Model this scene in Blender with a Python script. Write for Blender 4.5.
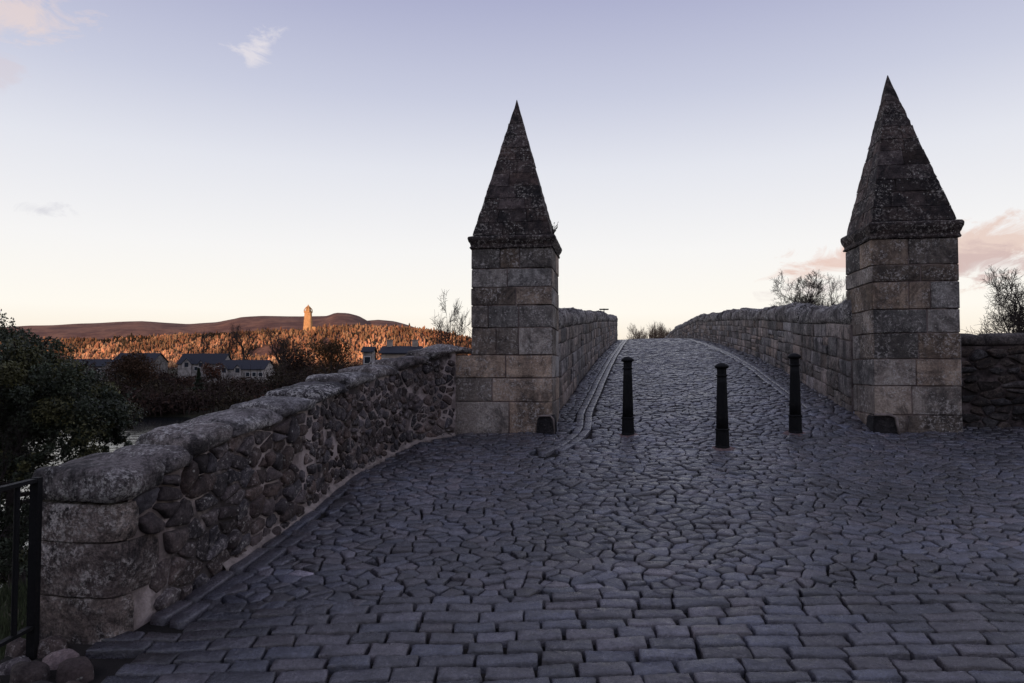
import bpy, math, random
import numpy as np
from mathutils import Vector, noise as mnoise

for o in list(bpy.data.objects):
    bpy.data.objects.remove(o)
scene = bpy.context.scene
COL = scene.collection
R = math.radians
rnd = random.Random(7)

# ------------------------------------------------------------------ camera
F = 700.0
PITCH = math.atan(24.5 / F)
cam_d = bpy.data.cameras.new('camera')
cam_d.sensor_fit = 'HORIZONTAL'
cam_d.sensor_width = 36.0
cam_d.lens = F / 1024 * 36.0
cam_d.clip_start = 0.05
cam_d.clip_end = 30000
cam = bpy.data.objects.new('camera', cam_d)
COL.objects.link(cam)
cam.location = (0, 0, 0)
cam.rotation_euler = (math.pi / 2 + PITCH, 0, 0)
scene.camera = cam
SP, CP = math.sin(PITCH), math.cos(PITCH)

def ray(px, py):
    x, y = (px - 512) / F, (341.5 - py) / F
    return Vector((x, CP - y * SP, SP + y * CP))

def at(px, py, Y):
    d = ray(px, py)
    return d * (Y / d.y)

def zpix(py, Y):
    return at(512, py, Y).z

# ------------------------------------------------------------------ world, sun, exposure
SUN_EL, SUN_AZ = R(3.0), R(200.0)
world = bpy.data.worlds.new('World')
scene.world = world
world.use_nodes = True
wt = world.node_tree
wn, wl = wt.nodes, wt.links
wn.clear()
w_out = wn.new('ShaderNodeOutputWorld')
w_bg = wn.new('ShaderNodeBackground')
w_bg.inputs['Strength'].default_value = 0.1
wl.new(w_bg.outputs[0], w_out.inputs[0])
w_sky = wn.new('ShaderNodeTexSky')
w_sky.sky_type = 'NISHITA'
w_sky.sun_disc = False
w_sky.sun_elevation = SUN_EL
w_sky.sun_rotation = SUN_AZ
w_sky.air_density = 1.2
w_sky.dust_density = 1.0
w_tc = wn.new('ShaderNodeTexCoord')

def wmath(op, a, b=None, c=None, clamp=False):
    n = wn.new('ShaderNodeMath')
    n.operation = op
    n.use_clamp = clamp
    for i, v in enumerate((a, b, c)):
        if v is None:
            continue
        if isinstance(v, (int, float)):
            n.inputs[i].default_value = v
        else:
            wl.new(v, n.inputs[i])
    return n.outputs[0]

def wdot(v):
    n = wn.new('ShaderNodeVectorMath')
    n.operation = 'DOT_PRODUCT'
    wl.new(w_tc.outputs['Generated'], n.inputs[0])
    n.inputs[1].default_value = v
    return n.outputs['Value']

w_sep = wn.new('ShaderNodeSeparateXYZ')
wl.new(w_tc.outputs['Generated'], w_sep.inputs[0])
w_ramp = wn.new('ShaderNodeValToRGB')
wl.new(w_sep.outputs['Z'], w_ramp.inputs[0])
stops = [(0.0, (.95, .78, .60)), (.03, (1.02, .91, .76)), (.075, (1.06, 1.02, .94)), (.16, (.98, .97, .97)),
         (.27, (.82, .835, .91)), (.36, (.62, .645, .79)), (.47, (.44, .46, .655)), (.7, (.42, .445, .62)), (1.0, (.38, .40, .56))]
cr = w_ramp.color_ramp
while len(cr.elements) < len(stops):
    cr.elements.new(0.5)
for e, (p, c) in zip(cr.elements, stops):
    e.position = p
    e.color = (*c, 1)

def wmix(fac, a, b, blend='MIX'):
    n = wn.new('ShaderNodeMix')
    n.data_type = 'RGBA'
    n.blend_type = blend
    if isinstance(fac, (int, float)):
        n.inputs['Factor'].default_value = fac
    else:
        wl.new(fac, n.inputs['Factor'])
    for s, v in ((n.inputs[6], a), (n.inputs[7], b)):
        if isinstance(v, tuple):
            s.default_value = (*v, 1)
        else:
            wl.new(v, s)
    return n.outputs[2]

sky_col = w_ramp.outputs[0]
# clouds: wisps at fixed directions of the sky
w_nz = wn.new('ShaderNodeTexNoise')
w_nz.inputs['Scale'].default_value = 17.0
w_nz.inputs['Detail'].default_value = 8
w_nz.inputs['Roughness'].default_value = 0.66
w_nz.inputs['Distortion'].default_value = 0.8
w_map = wn.new('ShaderNodeMapping')
w_map.inputs['Scale'].default_value = (1, 1, 2.2)
wl.new(w_tc.outputs['Generated'], w_map.inputs[0])
wl.new(w_map.outputs[0], w_nz.inputs['Vector'])
def cloud(px, py, a, b, tilt, col, amt, soft=1.0, k=4.2):
    global sky_col
    c = ray(px, py).normalized()
    r = Vector((c.y, -c.x, 0)).normalized()
    u = r.cross(c)
    e1 = r * math.cos(tilt) + u * math.sin(tilt)
    e2 = -r * math.sin(tilt) + u * math.cos(tilt)
    d1 = wmath('DIVIDE', wdot(e1), a / F)
    d2 = wmath('DIVIDE', wdot(e2), b / F)
    q = wmath('SQRT', wmath('ADD', wmath('MULTIPLY', d1, d1), wmath('MULTIPLY', d2, d2)))
    m = wmath('SUBTRACT', 1.0, q)
    m = wmath('ADD', m, wmath('MULTIPLY', wmath('SUBTRACT', w_nz.outputs[0], 0.5), k))
    m = wmath('MULTIPLY', m, 1.0 / soft, clamp=True)
    m = wmath('MULTIPLY', m, wmath('GREATER_THAN', wdot(c), 0.0))
    m = wmath('MULTIPLY', m, amt)
    sky_col = wmix(m, sky_col, col)
cloud(1010, 244, 120, 26, 0.03, (.80, .55, .46), .7, .8)
cloud(1000, 262, 110, 14, 0.0, (.60, .44, .45), .6, .8)
cloud(840, 262, 52, 16, 0.18, (.84, .60, .53), .8, .8)
cloud(825, 288, 60, 9, 0.05, (.66, .54, .56), .45, .9)
cloud(8, 12, 60, 22, 0.1, (.88, .72, .68), .7, .9)
cloud(-5, 70, 22, 14, 0, (.72, .62, .66), .4, .8)
cloud(259, 43, 24, 12, 0.5, (.82, .78, .83), .85, .8)
cloud(41, 210, 26, 8, 0.0, (.50, .50, .60), .5, .9)
ten = wmix(1.0, sky_col, (10.0, 10.0, 10.0), 'MULTIPLY')
fin = wmix(0.93, w_sky.outputs[0], ten)
wl.new(fin, w_bg.inputs['Color'])

sun_d = bpy.data.lights.new('sun', 'SUN')
sun_d.energy = 4.5
sun_d.angle = R(0.5)
sun_d.color = (1.0, .60, .36)
sun = bpy.data.objects.new('sun', sun_d)
COL.objects.link(sun)
sdir = Vector((math.sin(SUN_AZ) * math.cos(SUN_EL), math.cos(SUN_AZ) * math.cos(SUN_EL), math.sin(SUN_EL)))
sun.rotation_euler = sdir.to_track_quat('Z', 'Y').to_euler()
sun.location = sdir * 50 + Vector((0, 0, 60))

vs = scene.view_settings
vs.view_transform = 'Standard'
vs.look = 'None'
vs.exposure = 0.0
vs.gamma = 1.0
vs.use_curve_mapping = False

# ------------------------------------------------------------------ helpers
def interp(pts):
    xs = np.array([p[0] for p in pts], float)
    ys = np.array([p[1] for p in pts], float)
    d = np.diff(ys) / np.diff(xs)
    m = np.zeros(len(xs))
    m[0], m[-1] = d[0], d[-1]
    for i in range(1, len(xs) - 1):
        m[i] = 0 if d[i - 1] * d[i] <= 0 else 2 * d[i - 1] * d[i] / (d[i - 1] + d[i])
    def f(x):
        if x <= xs[0]:
            return float(ys[0] + m[0] * (x - xs[0]))
        if x >= xs[-1]:
            return float(ys[-1] + m[-1] * (x - xs[-1]))
        i = int(np.searchsorted(xs, x)) - 1
        i = max(0, i)
        h = xs[i + 1] - xs[i]
        t = (x - xs[i]) / h
        return float((2*t**3-3*t**2+1)*ys[i] + (t**3-2*t**2+t)*h*m[i] + (-2*t**3+3*t**2)*ys[i+1] + (t**3-t**2)*h*m[i+1])
    return f

def sstep(a, b, x):
    t = min(1, max(0, (x - a) / (b - a)))
    return t * t * (3 - 2 * t)

def lerp(a, b, t):
    return a + (b - a) * t

def nz(x, y, z=0.0):
    return mnoise.noise(Vector((x, y, z)))

class MB:
    def __init__(s):
        s.v, s.f, s.t = [], [], []
    def vert(s, p, t=(1, 1, 1)):
        s.v.append(tuple(p)); s.t.append(t)
        return len(s.v) - 1
    def face(s, *i):
        s.f.append(tuple(i))
    def quad(s, a, b, c, d, t=(1, 1, 1)):
        i = [s.vert(p, t) for p in (a, b, c, d)]
        s.f.append(tuple(i))
    def box(s, x0, x1, y0, y1, z0, z1, t=(1, 1, 1), xf=None):
        ps = [(x0,y0,z0),(x1,y0,z0),(x1,y1,z0),(x0,y1,z0),(x0,y0,z1),(x1,y0,z1),(x1,y1,z1),(x0,y1,z1)]
        if xf: ps = [xf(Vector(p)) for p in ps]
        b = [s.vert(p, t) for p in ps]
        for q in ((3,2,1,0),(4,5,6,7),(0,1,5,4),(1,2,6,5),(2,3,7,6),(3,0,4,7)):
            s.f.append(tuple(b[i] for i in q))
    def tube(s, pts, rad, n=6, t=(1, 1, 1), caps=True):
        rings = []
        up0 = Vector((0.31, 0.17, 0.93)).normalized()
        for i, p in enumerate(pts):
            p = Vector(p)
            d = (Vector(pts[min(i + 1, len(pts) - 1)]) - Vector(pts[max(i - 1, 0)]))
            if d.length < 1e-9: d = Vector((0, 0, 1))
            d.normalize()
            a = d.cross(up0)
            if a.length < .05: a = d.cross(Vector((1, 0, 0)))
            a.normalize(); b = d.cross(a)
            r = rad[i] if isinstance(rad, (list, tuple)) else rad
            rings.append([s.vert(p + (a * math.cos(k * 2 * math.pi / n) + b * math.sin(k * 2 * math.pi / n)) * r, t) for k in range(n)])
        for q, w in zip(rings, rings[1:]):
            for k in range(n):
                s.f.append((q[k], w[k], w[(k + 1) % n], q[(k + 1) % n]))
        if caps:
            s.f.append(tuple(rings[0])); s.f.append(tuple(reversed(rings[-1])))
    def lathe(s, prof, c, n=20, t=(1, 1, 1)):
        rings = []
        for r, z in prof:
            rings.append([s.vert((c[0] + r * math.cos(k * 2 * math.pi / n), c[1] + r * math.sin(k * 2 * math.pi / n), c[2] + z), t) for k in range(n)])
        for q, w in zip(rings, rings[1:]):
            for k in range(n):
                s.f.append((q[k], q[(k + 1) % n], w[(k + 1) % n], w[k]))
        s.f.append(tuple(reversed(rings[0]))); s.f.append(tuple(rings[-1]))
    def build(s, name, m, parent=None, smooth=False, loc=None):
        off = Vector((0, 0, 0))
        if parent is not None:
            off = Vector(parent.matrix_world.translation) if False else WORLD[parent.name]
        elif loc is not None:
            off = Vector(loc)
        me = bpy.data.meshes.new(name)
        v = np.array(s.v, dtype=np.float64) - np.array(off)
        me.from_pydata(v.tolist(), [], s.f)
        ca = me.color_attributes.new('tint', 'FLOAT_COLOR', 'POINT')
        tt = np.ones((len(s.v), 4), dtype=np.float32)
        tt[:, :3] = np.array(s.t, dtype=np.float32)
        ca.data.foreach_set('color', tt.ravel())
        if smooth:
            me.polygons.foreach_set('use_smooth', np.ones(len(me.polygons), dtype=bool))
        me.materials.append(m)
        me.update()
        o = bpy.data.objects.new(name, me)
        COL.objects.link(o)
        if parent is not None:
            o.parent = parent
        else:
            o.location = off
        WORLD[o.name] = off
        return o

WORLD = {}
def thing(name, loc, label, cat, group=None):
    o = bpy.data.objects.new(name, None)
    o.empty_display_size = 0.3
    COL.objects.link(o)
    o.location = loc
    WORLD[o.name] = Vector(loc)
    tag(o, label, cat, group)
    return o

def tag(o, label=None, cat=None, group=None, kind=None):
    if label: o['label'] = label
    if cat: o['category'] = cat
    if group: o['group'] = group
    if kind: o['kind'] = kind
    return o

# ---- materials
class NT:
    def __init__(s, name):
        s.m = bpy.data.materials.new(name)
        s.m.use_nodes = True
        s.n, s.l = s.m.node_tree.nodes, s.m.node_tree.links
        s.bsdf = s.n['Principled BSDF']
        s.tc = s.n.new('ShaderNodeTexCoord').outputs['Object']
        a = s.n.new('ShaderNodeAttribute')
        a.attribute_name = 'tint'
        s.tint = a.outputs['Color']
    def put(s, sock, v):
        if isinstance(v, (int, float)): sock.default_value = v
        elif isinstance(v, tuple): sock.default_value = (*v, 1) if len(v) == 3 else v
        else: s.l.new(v, sock)
    def noise(s, scale, detail=5, rough=.6, stretch=None, dist=0):
        n = s.n.new('ShaderNodeTexNoise')
        n.inputs['Scale'].default_value = scale
        n.inputs['Detail'].default_value = detail
        n.inputs['Roughness'].default_value = rough
        n.inputs['Distortion'].default_value = dist
        v = s.tc
        if stretch:
            mp = s.n.new('ShaderNodeMapping')
            mp.inputs['Scale'].default_value = stretch
            s.l.new(v, mp.inputs[0]); v = mp.outputs[0]
        s.l.new(v, n.inputs['Vector'])
        return n.outputs[0]
    def vor(s, scale, feature='F1', stretch=None):
        n = s.n.new('ShaderNodeTexVoronoi')
        n.feature = feature
        n.inputs['Scale'].default_value = scale
        v = s.tc
        if stretch:
            mp = s.n.new('ShaderNodeMapping')
            mp.inputs['Scale'].default_value = stretch
            s.l.new(v, mp.inputs[0]); v = mp.outputs[0]
        s.l.new(v, n.inputs['Vector'])
        return n.outputs['Distance']
    def rng(s, v, a, b, c=0.0, d=1.0, smooth=True):
        n = s.n.new('ShaderNodeMapRange')
        if smooth: n.interpolation_type = 'SMOOTHSTEP'
        s.l.new(v, n.inputs[0])
        for i, x in enumerate((a, b, c, d)): n.inputs[i + 1].default_value = x
        return n.outputs[0]
    def math(s, op, a, b, clamp=False):
        n = s.n.new('ShaderNodeMath'); n.operation = op; n.use_clamp = clamp
        s.put(n.inputs[0], a); s.put(n.inputs[1], b)
        return n.outputs[0]
    def mix(s, fac, a, b, blend='MIX'):
        n = s.n.new('ShaderNodeMix'); n.data_type = 'RGBA'; n.blend_type = blend
        s.put(n.inputs['Factor'], fac); s.put(n.inputs[6], a); s.put(n.inputs[7], b)
        return n.outputs[2]
    def bump(s, h, strength, dist):
        n = s.n.new('ShaderNodeBump')
        n.inputs['Strength'].default_value = strength
        n.inputs['Distance'].default_value = dist
        s.l.new(h, n.inputs['Height'])
        s.l.new(n.outputs[0], s.bsdf.inputs['Normal'])
    def done(s, col, rough=.8, spec=.3):
        s.put(s.bsdf.inputs['Base Color'], col)
        s.put(s.bsdf.inputs['Roughness'], rough)
        s.bsdf.inputs['Specular IOR Level'].default_value = spec
        return s.m

def stone_mat(name, c0, c1, lichen=(.42, .40, .35), lich_amt=.6, lich_lo=.60, grime=.75, rough=.85, spec=.3, bscale=1.0, fine=60, spots=.5, mott=.7, fc=(.50, 1.55), streak=0, bmp=(1.0, .035)):
    t = NT(name)
    n1 = t.noise(3.2 * bscale, 6, .65)
    n2 = t.noise(14 * bscale, 6, .72)
    n3 = t.noise(fine, 5, .75)
    col = t.mix(t.rng(n1, .40, .60), c0, c1)
    col = t.mix(t.rng(n2, .46, .60, 0, mott), col, tuple(x * .42 for x in c0))
    col = t.mix(1.0, col, t.tint, 'MULTIPLY')
    g = t.math('MULTIPLY', t.rng(t.noise(1.6 * bscale, 8, .75, None, .8), .46, .58), t.rng(t.noise(9, 6, .75), .36, .52, .35, 1.0))
    col = t.mix(t.math('MULTIPLY', g, grime), col, (.016, .014, .015))
    if streak:
        col = t.mix(t.rng(t.noise(4.5, 6, .7, (1, 1, .16)), .50, .62, 0, streak), col, (.022, .02, .022))
    lz = t.math('MULTIPLY', t.rng(t.noise(1.9 * bscale, 5, .65, (1, 1, 1.3)), .44, .56), t.rng(t.noise(26, 7, .8), lich_lo - .07, lich_lo - .02))
    col = t.mix(t.math('MULTIPLY', lz, lich_amt), col, lichen)
    if spots > 0:
        sp = t.math('MULTIPLY', t.rng(t.vor(19), .22, .12, 0, 1), t.rng(t.noise(4, 3, .6), .50, .58))
        col = t.mix(t.math('MULTIPLY', sp, spots), col, (.58, .56, .50))
    fs = t.rng(n3, .34, .66, *fc)
    vv = t.n.new('ShaderNodeVectorMath'); vv.operation = 'SCALE'
    t.l.new(col, vv.inputs[0]); t.l.new(fs, vv.inputs['Scale'])
    h = t.math('ADD', t.math('MULTIPLY', n2, .8), t.math('MULTIPLY', n3, .4))
    h = t.math('ADD', h, t.math('MULTIPLY', n1, .8))
    t.bump(h, *bmp)
    return t.done(vv.outputs[0], t.rng(n2, .3, .7, rough - .12, rough + .08), spec)

M_sett = stone_mat('sett_stone', (.064, .060, .074), (.092, .086, .103), lichen=(.24, .22, .22), lich_amt=.25, lich_lo=.6, grime=.25, rough=.32, spec=.85, fine=70, spots=.06, bmp=(.8, .016), fc=(.65, 1.35), mott=.5)
M_rubble = stone_mat('rubble_stone', (.080, .062, .062), (.145, .114, .110), lichen=(.46, .41, .39), lich_amt=.45, lich_lo=.60, grime=.6, fine=55, spots=.5, fc=(.72, 1.3), bmp=(.9, .02), mott=.4)
M_dark_rubble = stone_mat('dark_rubble', (.07, .055, .05), (.11, .09, .08), lich_amt=.25, lich_lo=.64, grime=.8, fine=70, spots=.15)
M_coping = stone_mat('coping_stone', (.19, .165, .16), (.32, .285, .275), lichen=(.58, .55, .52), lich_amt=.80, lich_lo=.565, grime=.85, fine=60, spots=.7, fc=(.55, 1.5), bmp=(1.0, .05))
M_quoin = stone_mat('quoin_stone', (.19, .155, .14), (.34, .285, .255), lichen=(.62, .56, .52), lich_amt=.85, lich_lo=.56, grime=.90, fine=60, spots=.5, fc=(.55, 1.5), bmp=(1.0, .05))
M_ashlar = stone_mat('ashlar_stone', (.31, .25, .208), (.44, .365, .305), lichen=(.62, .57, .53), lich_amt=.70, lich_lo=.59, grime=.62, fine=46, spots=.7, mott=.25, fc=(.76, 1.26), streak=.35)
M_spire = stone_mat('spire_stone', (.058, .042, .039), (.110, .080, .071), lichen=(.50, .45, .40), lich_amt=.65, lich_lo=.60, grime=.9, fine=60, spots=.9, bscale=1.4, mott=.5, fc=(.7, 1.3))
M_parapet = stone_mat('parapet_stone', (.27, .225, .20), (.36, .30, .27), lich_amt=.45, lich_lo=.58, grime=.72, fine=46, spots=.35, mott=.4, fc=(.72, 1.3), streak=.7)

def mortar_mat():
    t = NT('mortar')
    n1, n2 = t.noise(3, 5, .6), t.noise(40, 5, .7)
    col = t.mix(t.rng(n1, .42, .58), (.20, .16, .15), (.44, .365, .345))
    col = t.mix(t.rng(t.noise(1.3, 5, .65), .47, .57, 0, .88), col, (.033, .028, .027))
    col = t.mix(1.0, col, t.tint, 'MULTIPLY')
    t.bump(n2, .8, .012)
    return t.done(col, .92, .2)
M_mortar = mortar_mat()

def dirt_mat():
    t = NT('joint_dirt')
    n1, n2 = t.noise(2.2, 5, .6), t.noise(55, 5, .75)
    col = t.mix(t.rng(n1, .35, .65), (.012, .011, .011), (.028, .024, .021))
    col = t.mix(t.rng(t.noise(.8, 3, .6), .56, .64, 0, .3), col, (.09, .075, .065))
    t.bump(n2, .8, .02)
    return t.done(col, .95, .2)
M_dirt = dirt_mat()

def simple(name, c, rough=.8, spec=.3, var=.3, scale=6, bump=0, metal=0):
    t = NT(name)
    n = t.noise(scale, 5, .65)
    col = t.mix(t.rng(n, .3, .7), tuple(x * (1 - var) for x in c), tuple(x * (1 + var) for x in c))
    col = t.mix(1.0, col, t.tint, 'MULTIPLY')
    if bump: t.bump(t.noise(scale * 8, 4, .7), .7, bump)
    t.bsdf.inputs['Metallic'].default_value = metal
    return t.done(col, rough, spec)

def iron_mat():
    t = NT('black_painted_iron')
    n = t.noise(25, 5, .7)
    col = t.mix(t.rng(n, .56, .68, 0, .5), (.006, .006, .007), (.03, .027, .026))
    t.bump(n, .5, .004)
    return t.done(col, t.rng(n, .3, .7, .6, .85), .2)
M_iron = iron_mat()
M_bark = simple('bark', (.055, .045, .042), .9, .2, .3, 12)
M_bark_warm = simple('pale_bark', (.17, .12, .09), .9, .2, .3, 12)
M_leaf = simple('dark_leaves', (.050, .060, .036), .6, .35, .35, 3)
M_twigs = simple('twig_thicket', (.060, .044, .038), .9, .15, .3, 2)
M_wood = simple('autumn_wood', (.33, .195, .115), .9, .1, .25, .02)
M_render = simple('white_render', (.30, .275, .265), .9, .2, .45, 1.2)
M_slate = simple('slate', (.026, .028, .039), .8, .3, .2, 4)
M_glass = simple('window_glass', (.03, .035, .045), .15, .5, .2, 2)
M_tower = simple('tower_sandstone', (.46, .27, .13), .9, .2, .2, .12)
M_grass = simple('grass_blades', (.045, .055, .025), .8, .2, .3, 2)

def terrain_mat():
    t = NT('terrain_cover')
    geo = t.n.new('ShaderNodeNewGeometry')
    sp = t.n.new('ShaderNodeSeparateXYZ'); t.l.new(geo.outputs['Position'], sp.inputs[0])
    n1, n2, n3 = t.noise(.25, 6, .7), t.noise(.006, 9, .68), t.noise(3, 4, .7)
    low = t.mix(t.rng(n1, .35, .65), (.030, .030, .018), (.055, .043, .028))
    moor = t.mix(t.rng(n2, .40, .60), (.115, .062, .052), (.21, .115, .082))
    moor = t.mix(t.rng(t.noise(.02, 6, .75), .5, .66, 0, .55), moor, (.07, .038, .034))
    col = t.mix(t.rng(sp.outputs['Y'], 1200, 1500), low, moor)
    t.bump(n3, .6, .06)
    return t.done(col, .95, .1)
M_terrain = terrain_mat()

def water_mat():
    t = NT('river_water')
    n1 = t.noise(.5, 4, .6, (.35, 1, 1))
    n2 = t.noise(.05, 2, .5)
    t.bump(t.math('MULTIPLY', n1, t.rng(n2, .42, .58, .3, 1.0)), .8, .22)
    t.bsdf.inputs['IOR'].default_value = 1.33
    return t.done((.012, .014, .016), .11, .5)
M_water = water_mat()

# ------------------------------------------------------------------ ground profile
# heights of the road along its left and right edges
zL = interp([(-6, -1.74), (2.5, -1.74), (3.6, -1.68), (4.24, -1.6), (7, -1.272), (9.5, -.974), (10.7, zpix(420, 10.7)), (14.2, zpix(388, 14.2)),
             (19.7, zpix(362, 19.7)), (26, .60), (32.4, zpix(343, 32.4)), (38, zpix(340.5, 38)), (46, 1.38), (56, .85), (72, -.5), (95, -2.9), (130, -3.6)])
zR = interp([(-6, -1.68), (2.5, -1.68), (3.6, -1.60), (4.24, -1.52), (7, -1.18), (9.3, zpix(431.5, 9.3)), (10.2, zpix(411, 10.2)), (12.7, zpix(385.5, 12.7)),
             (15.3, zpix(368, 15.3)), (19.3, zpix(354.5, 19.3)), (25.9, zpix(345, 25.9)), (32, 1.14), (38.7, zpix(339.5, 38.7)), (46, 1.46), (56, .9), (72, -.5), (95, -2.9), (130, -3.6)])

def axis_shift(Y):
    if Y < 38: return .187 * Y
    return .187 * 38 + .115 * (Y - 38)

def XL(Y):
    return .617 - .187 * 10.7 + axis_shift(max(Y, 9.6))
def XR(Y):
    return 3.02 + axis_shift(max(Y, 9.3)) - (.002 * max(Y, 9.3))

def G(X, Y):
    a, b = XL(Y), XR(Y)
    u = (X - a) / (b - a)
    u = min(1.9, max(-.9, u))
    z = lerp(zL(Y), zR(Y), u)
    k = .02 * nz(X * .9, Y * .9, 3.3) + .012 * nz(X * 2.3, Y * 2.3, 9.1)
    # a slightly crowned deck and a shallow dip in front of the left pillar
    if 0 < u < 1: k += .05 * math.sin(math.pi * u) * sstep(9, 13, Y)
    return z + k

def on_ground(px, py):
    d = ray(px, py)
    lo, hi = 2.0, 60.0
    t = lo
    prev = t
    while t < hi:
        p = d * (t / d.y)
        if p.z < G(p.x, p.y):
            break
        prev = t
        t += .02
    p = d * (t / d.y)
    return Vector((p.x, p.y, G(p.x, p.y)))

# ------------------------------------------------------------------ path on which walls are laid
class Path:
    def __init__(s, pts, side):          # pts: (x, y, zbase, ztop); side +1: face on the right of travel
        s.p = [Vector(p[:2]) for p in pts]
        s.b = [p[2] for p in pts]; s.t = [p[3] for p in pts]
        s.side = side
        s.s = [0.0]
        for a, b in zip(s.p, s.p[1:]): s.s.append(s.s[-1] + (b - a).length)
        s.L = s.s[-1]
        s.n = []
        for i in range(len(s.p)):
            d = (s.p[min(i + 1, len(s.p) - 1)] - s.p[max(i - 1, 0)]).normalized()
            s.n.append(Vector((d.y, -d.x)) * side)
    def loc(s, u):
        u = min(s.L - 1e-6, max(0, u))
        i = int(np.searchsorted(s.s, u, side='right')) - 1
        i = min(i, len(s.p) - 2)
        t = (u - s.s[i]) / (s.s[i + 1] - s.s[i])
        return i, t
    def base(s, u):
        i, t = s.loc(u); return lerp(s.b[i], s.b[i + 1], t)
    def top(s, u):
        i, t = s.loc(u); return lerp(s.t[i], s.t[i + 1], t)
    def tan(s, u):
        i, t = s.loc(u); return (s.p[i + 1] - s.p[i]).normalized()
    def xy(s, u, w):
        i, t = s.loc(u)
        n = s.n[i].lerp(s.n[i + 1], t).normalized()
        e = 0
        if u < 0: e = u
        if u > s.L: e = u - s.L
        return s.p[i].lerp(s.p[i + 1], t) + n * w + s.tan(u) * e
    def P(s, u, h, w):                   # h: 0 base .. 1 top
        q = s.xy(u, w)
        return Vector((q.x, q.y, lerp(s.base(u), s.top(u), h)))
    def find_px(s, px):                  # arc length where the face crosses a column of the photograph
        tgt = (px - 512) / F
        best = min(range(601), key=lambda k: abs(s.xy(s.L * k / 600, 0).x / s.xy(s.L * k / 600, 0).y - tgt))
        return s.L * best / 600

def densify(pts, step=.35):
    fs = [interp([(i, p[k]) for i, p in enumerate(pts)]) for k in range(4)]
    out = []
    for i in range(len(pts) - 1):
        L = (Vector(pts[i + 1][:2]) - Vector(pts[i][:2])).length
        n = max(1, int(L / step))
        for k in range(n):
            out.append(tuple(f(i + k / n) for f in fs))
    out.append(tuple(pts[-1]))
    return out

# ------------------------------------------------------------------ stones
def clip(poly, nx, ny, d):               # keep nx*x + ny*y <= d
    out = []
    for i in range(len(poly)):
        a, b = poly[i], poly[(i + 1) % len(poly)]
        da, db = nx * a[0] + ny * a[1] - d, nx * b[0] + ny * b[1] - d
        if da <= 0: out.append(a)
        if (da < 0 < db) or (db < 0 < da):
            t = da / (da - db)
            out.append((a[0] + (b[0] - a[0]) * t, a[1] + (b[1] - a[1]) * t))
    return out

def voronoi(u0, u1, v0, v1, su, sv, jit, r, stagger=True, keep=None, drop=0.0):
    nu, nv = int((u1 - u0) / su) + 3, int((v1 - v0) / sv) + 3
    S = {}
    for j in range(-1, nv):
        for i in range(-1, nu):
            S[i, j] = (u0 + (i + (.5 if stagger and j % 2 else 0) + (r.random() - .5) * jit) * su,
                       v0 + (j + (r.random() - .5) * jit) * sv)
    if drop:
        for k in list(S):
            if r.random() < drop: del S[k]
    out = []
    for (i, j), c in S.items():
        if not (u0 <= c[0] <= u1 and v0 <= c[1] <= v1): continue
        if keep and not keep(*c): continue
        poly = [(c[0] - 1.7 * su, c[1] - 1.7 * sv), (c[0] + 1.7 * su, c[1] - 1.7 * sv), (c[0] + 1.7 * su, c[1] + 1.7 * sv), (c[0] - 1.7 * su, c[1] + 1.7 * sv)]
        for dj in (-2, -1, 0, 1, 2):
            for di in (-2, -1, 0, 1, 2):
                q = S.get((i + di, j + dj))
                if q is None or (di == 0 and dj == 0): continue
                # anisotropic metric so that the cells keep the grid's proportions
                nx, ny = (q[0] - c[0]) / su ** 2, (q[1] - c[1]) / sv ** 2
                mx, my = (q[0] + c[0]) / 2, (q[1] + c[1]) / 2
                poly = clip(poly, nx, ny, nx * mx + ny * my)
                if len(poly) < 3: break
            if len(poly) < 3: break
        if len(poly) >= 3: out.append((c, poly))
    return out

def tidy(poly, eps):
    out = []
    for p in poly:
        if not out or math.hypot(p[0] - out[-1][0], p[1] - out[-1][1]) > eps: out.append(p)
    while len(out) > 1 and math.hypot(out[0][0] - out[-1][0], out[0][1] - out[-1][1]) <= eps: out.pop()
    return out

def chaikin(poly, q):
    out = []
    n = len(poly)
    for i in range(n):
        a, b = poly[i], poly[(i + 1) % n]
        out.append((a[0] + (b[0] - a[0]) * q, a[1] + (b[1] - a[1]) * q))
        out.append((a[0] + (b[0] - a[0]) * (1 - q), a[1] + (b[1] - a[1]) * (1 - q)))
    return out

def rag(poly, amp, r, mn=.05):
    out = []
    for i in range(len(poly)):
        a, b = poly[i], poly[(i + 1) % len(poly)]
        out.append(a)
        L = math.hypot(b[0] - a[0], b[1] - a[1])
        if L > mn:
            k = (r.random() - .5) * 2 * amp * min(1, L / .12)
            t = .35 + .3 * r.random()
            out.append((lerp(a[0], b[0], t) - (b[1] - a[1]) / L * k, lerp(a[1], b[1], t) + (b[0] - a[0]) / L * k))
    return out

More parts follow.
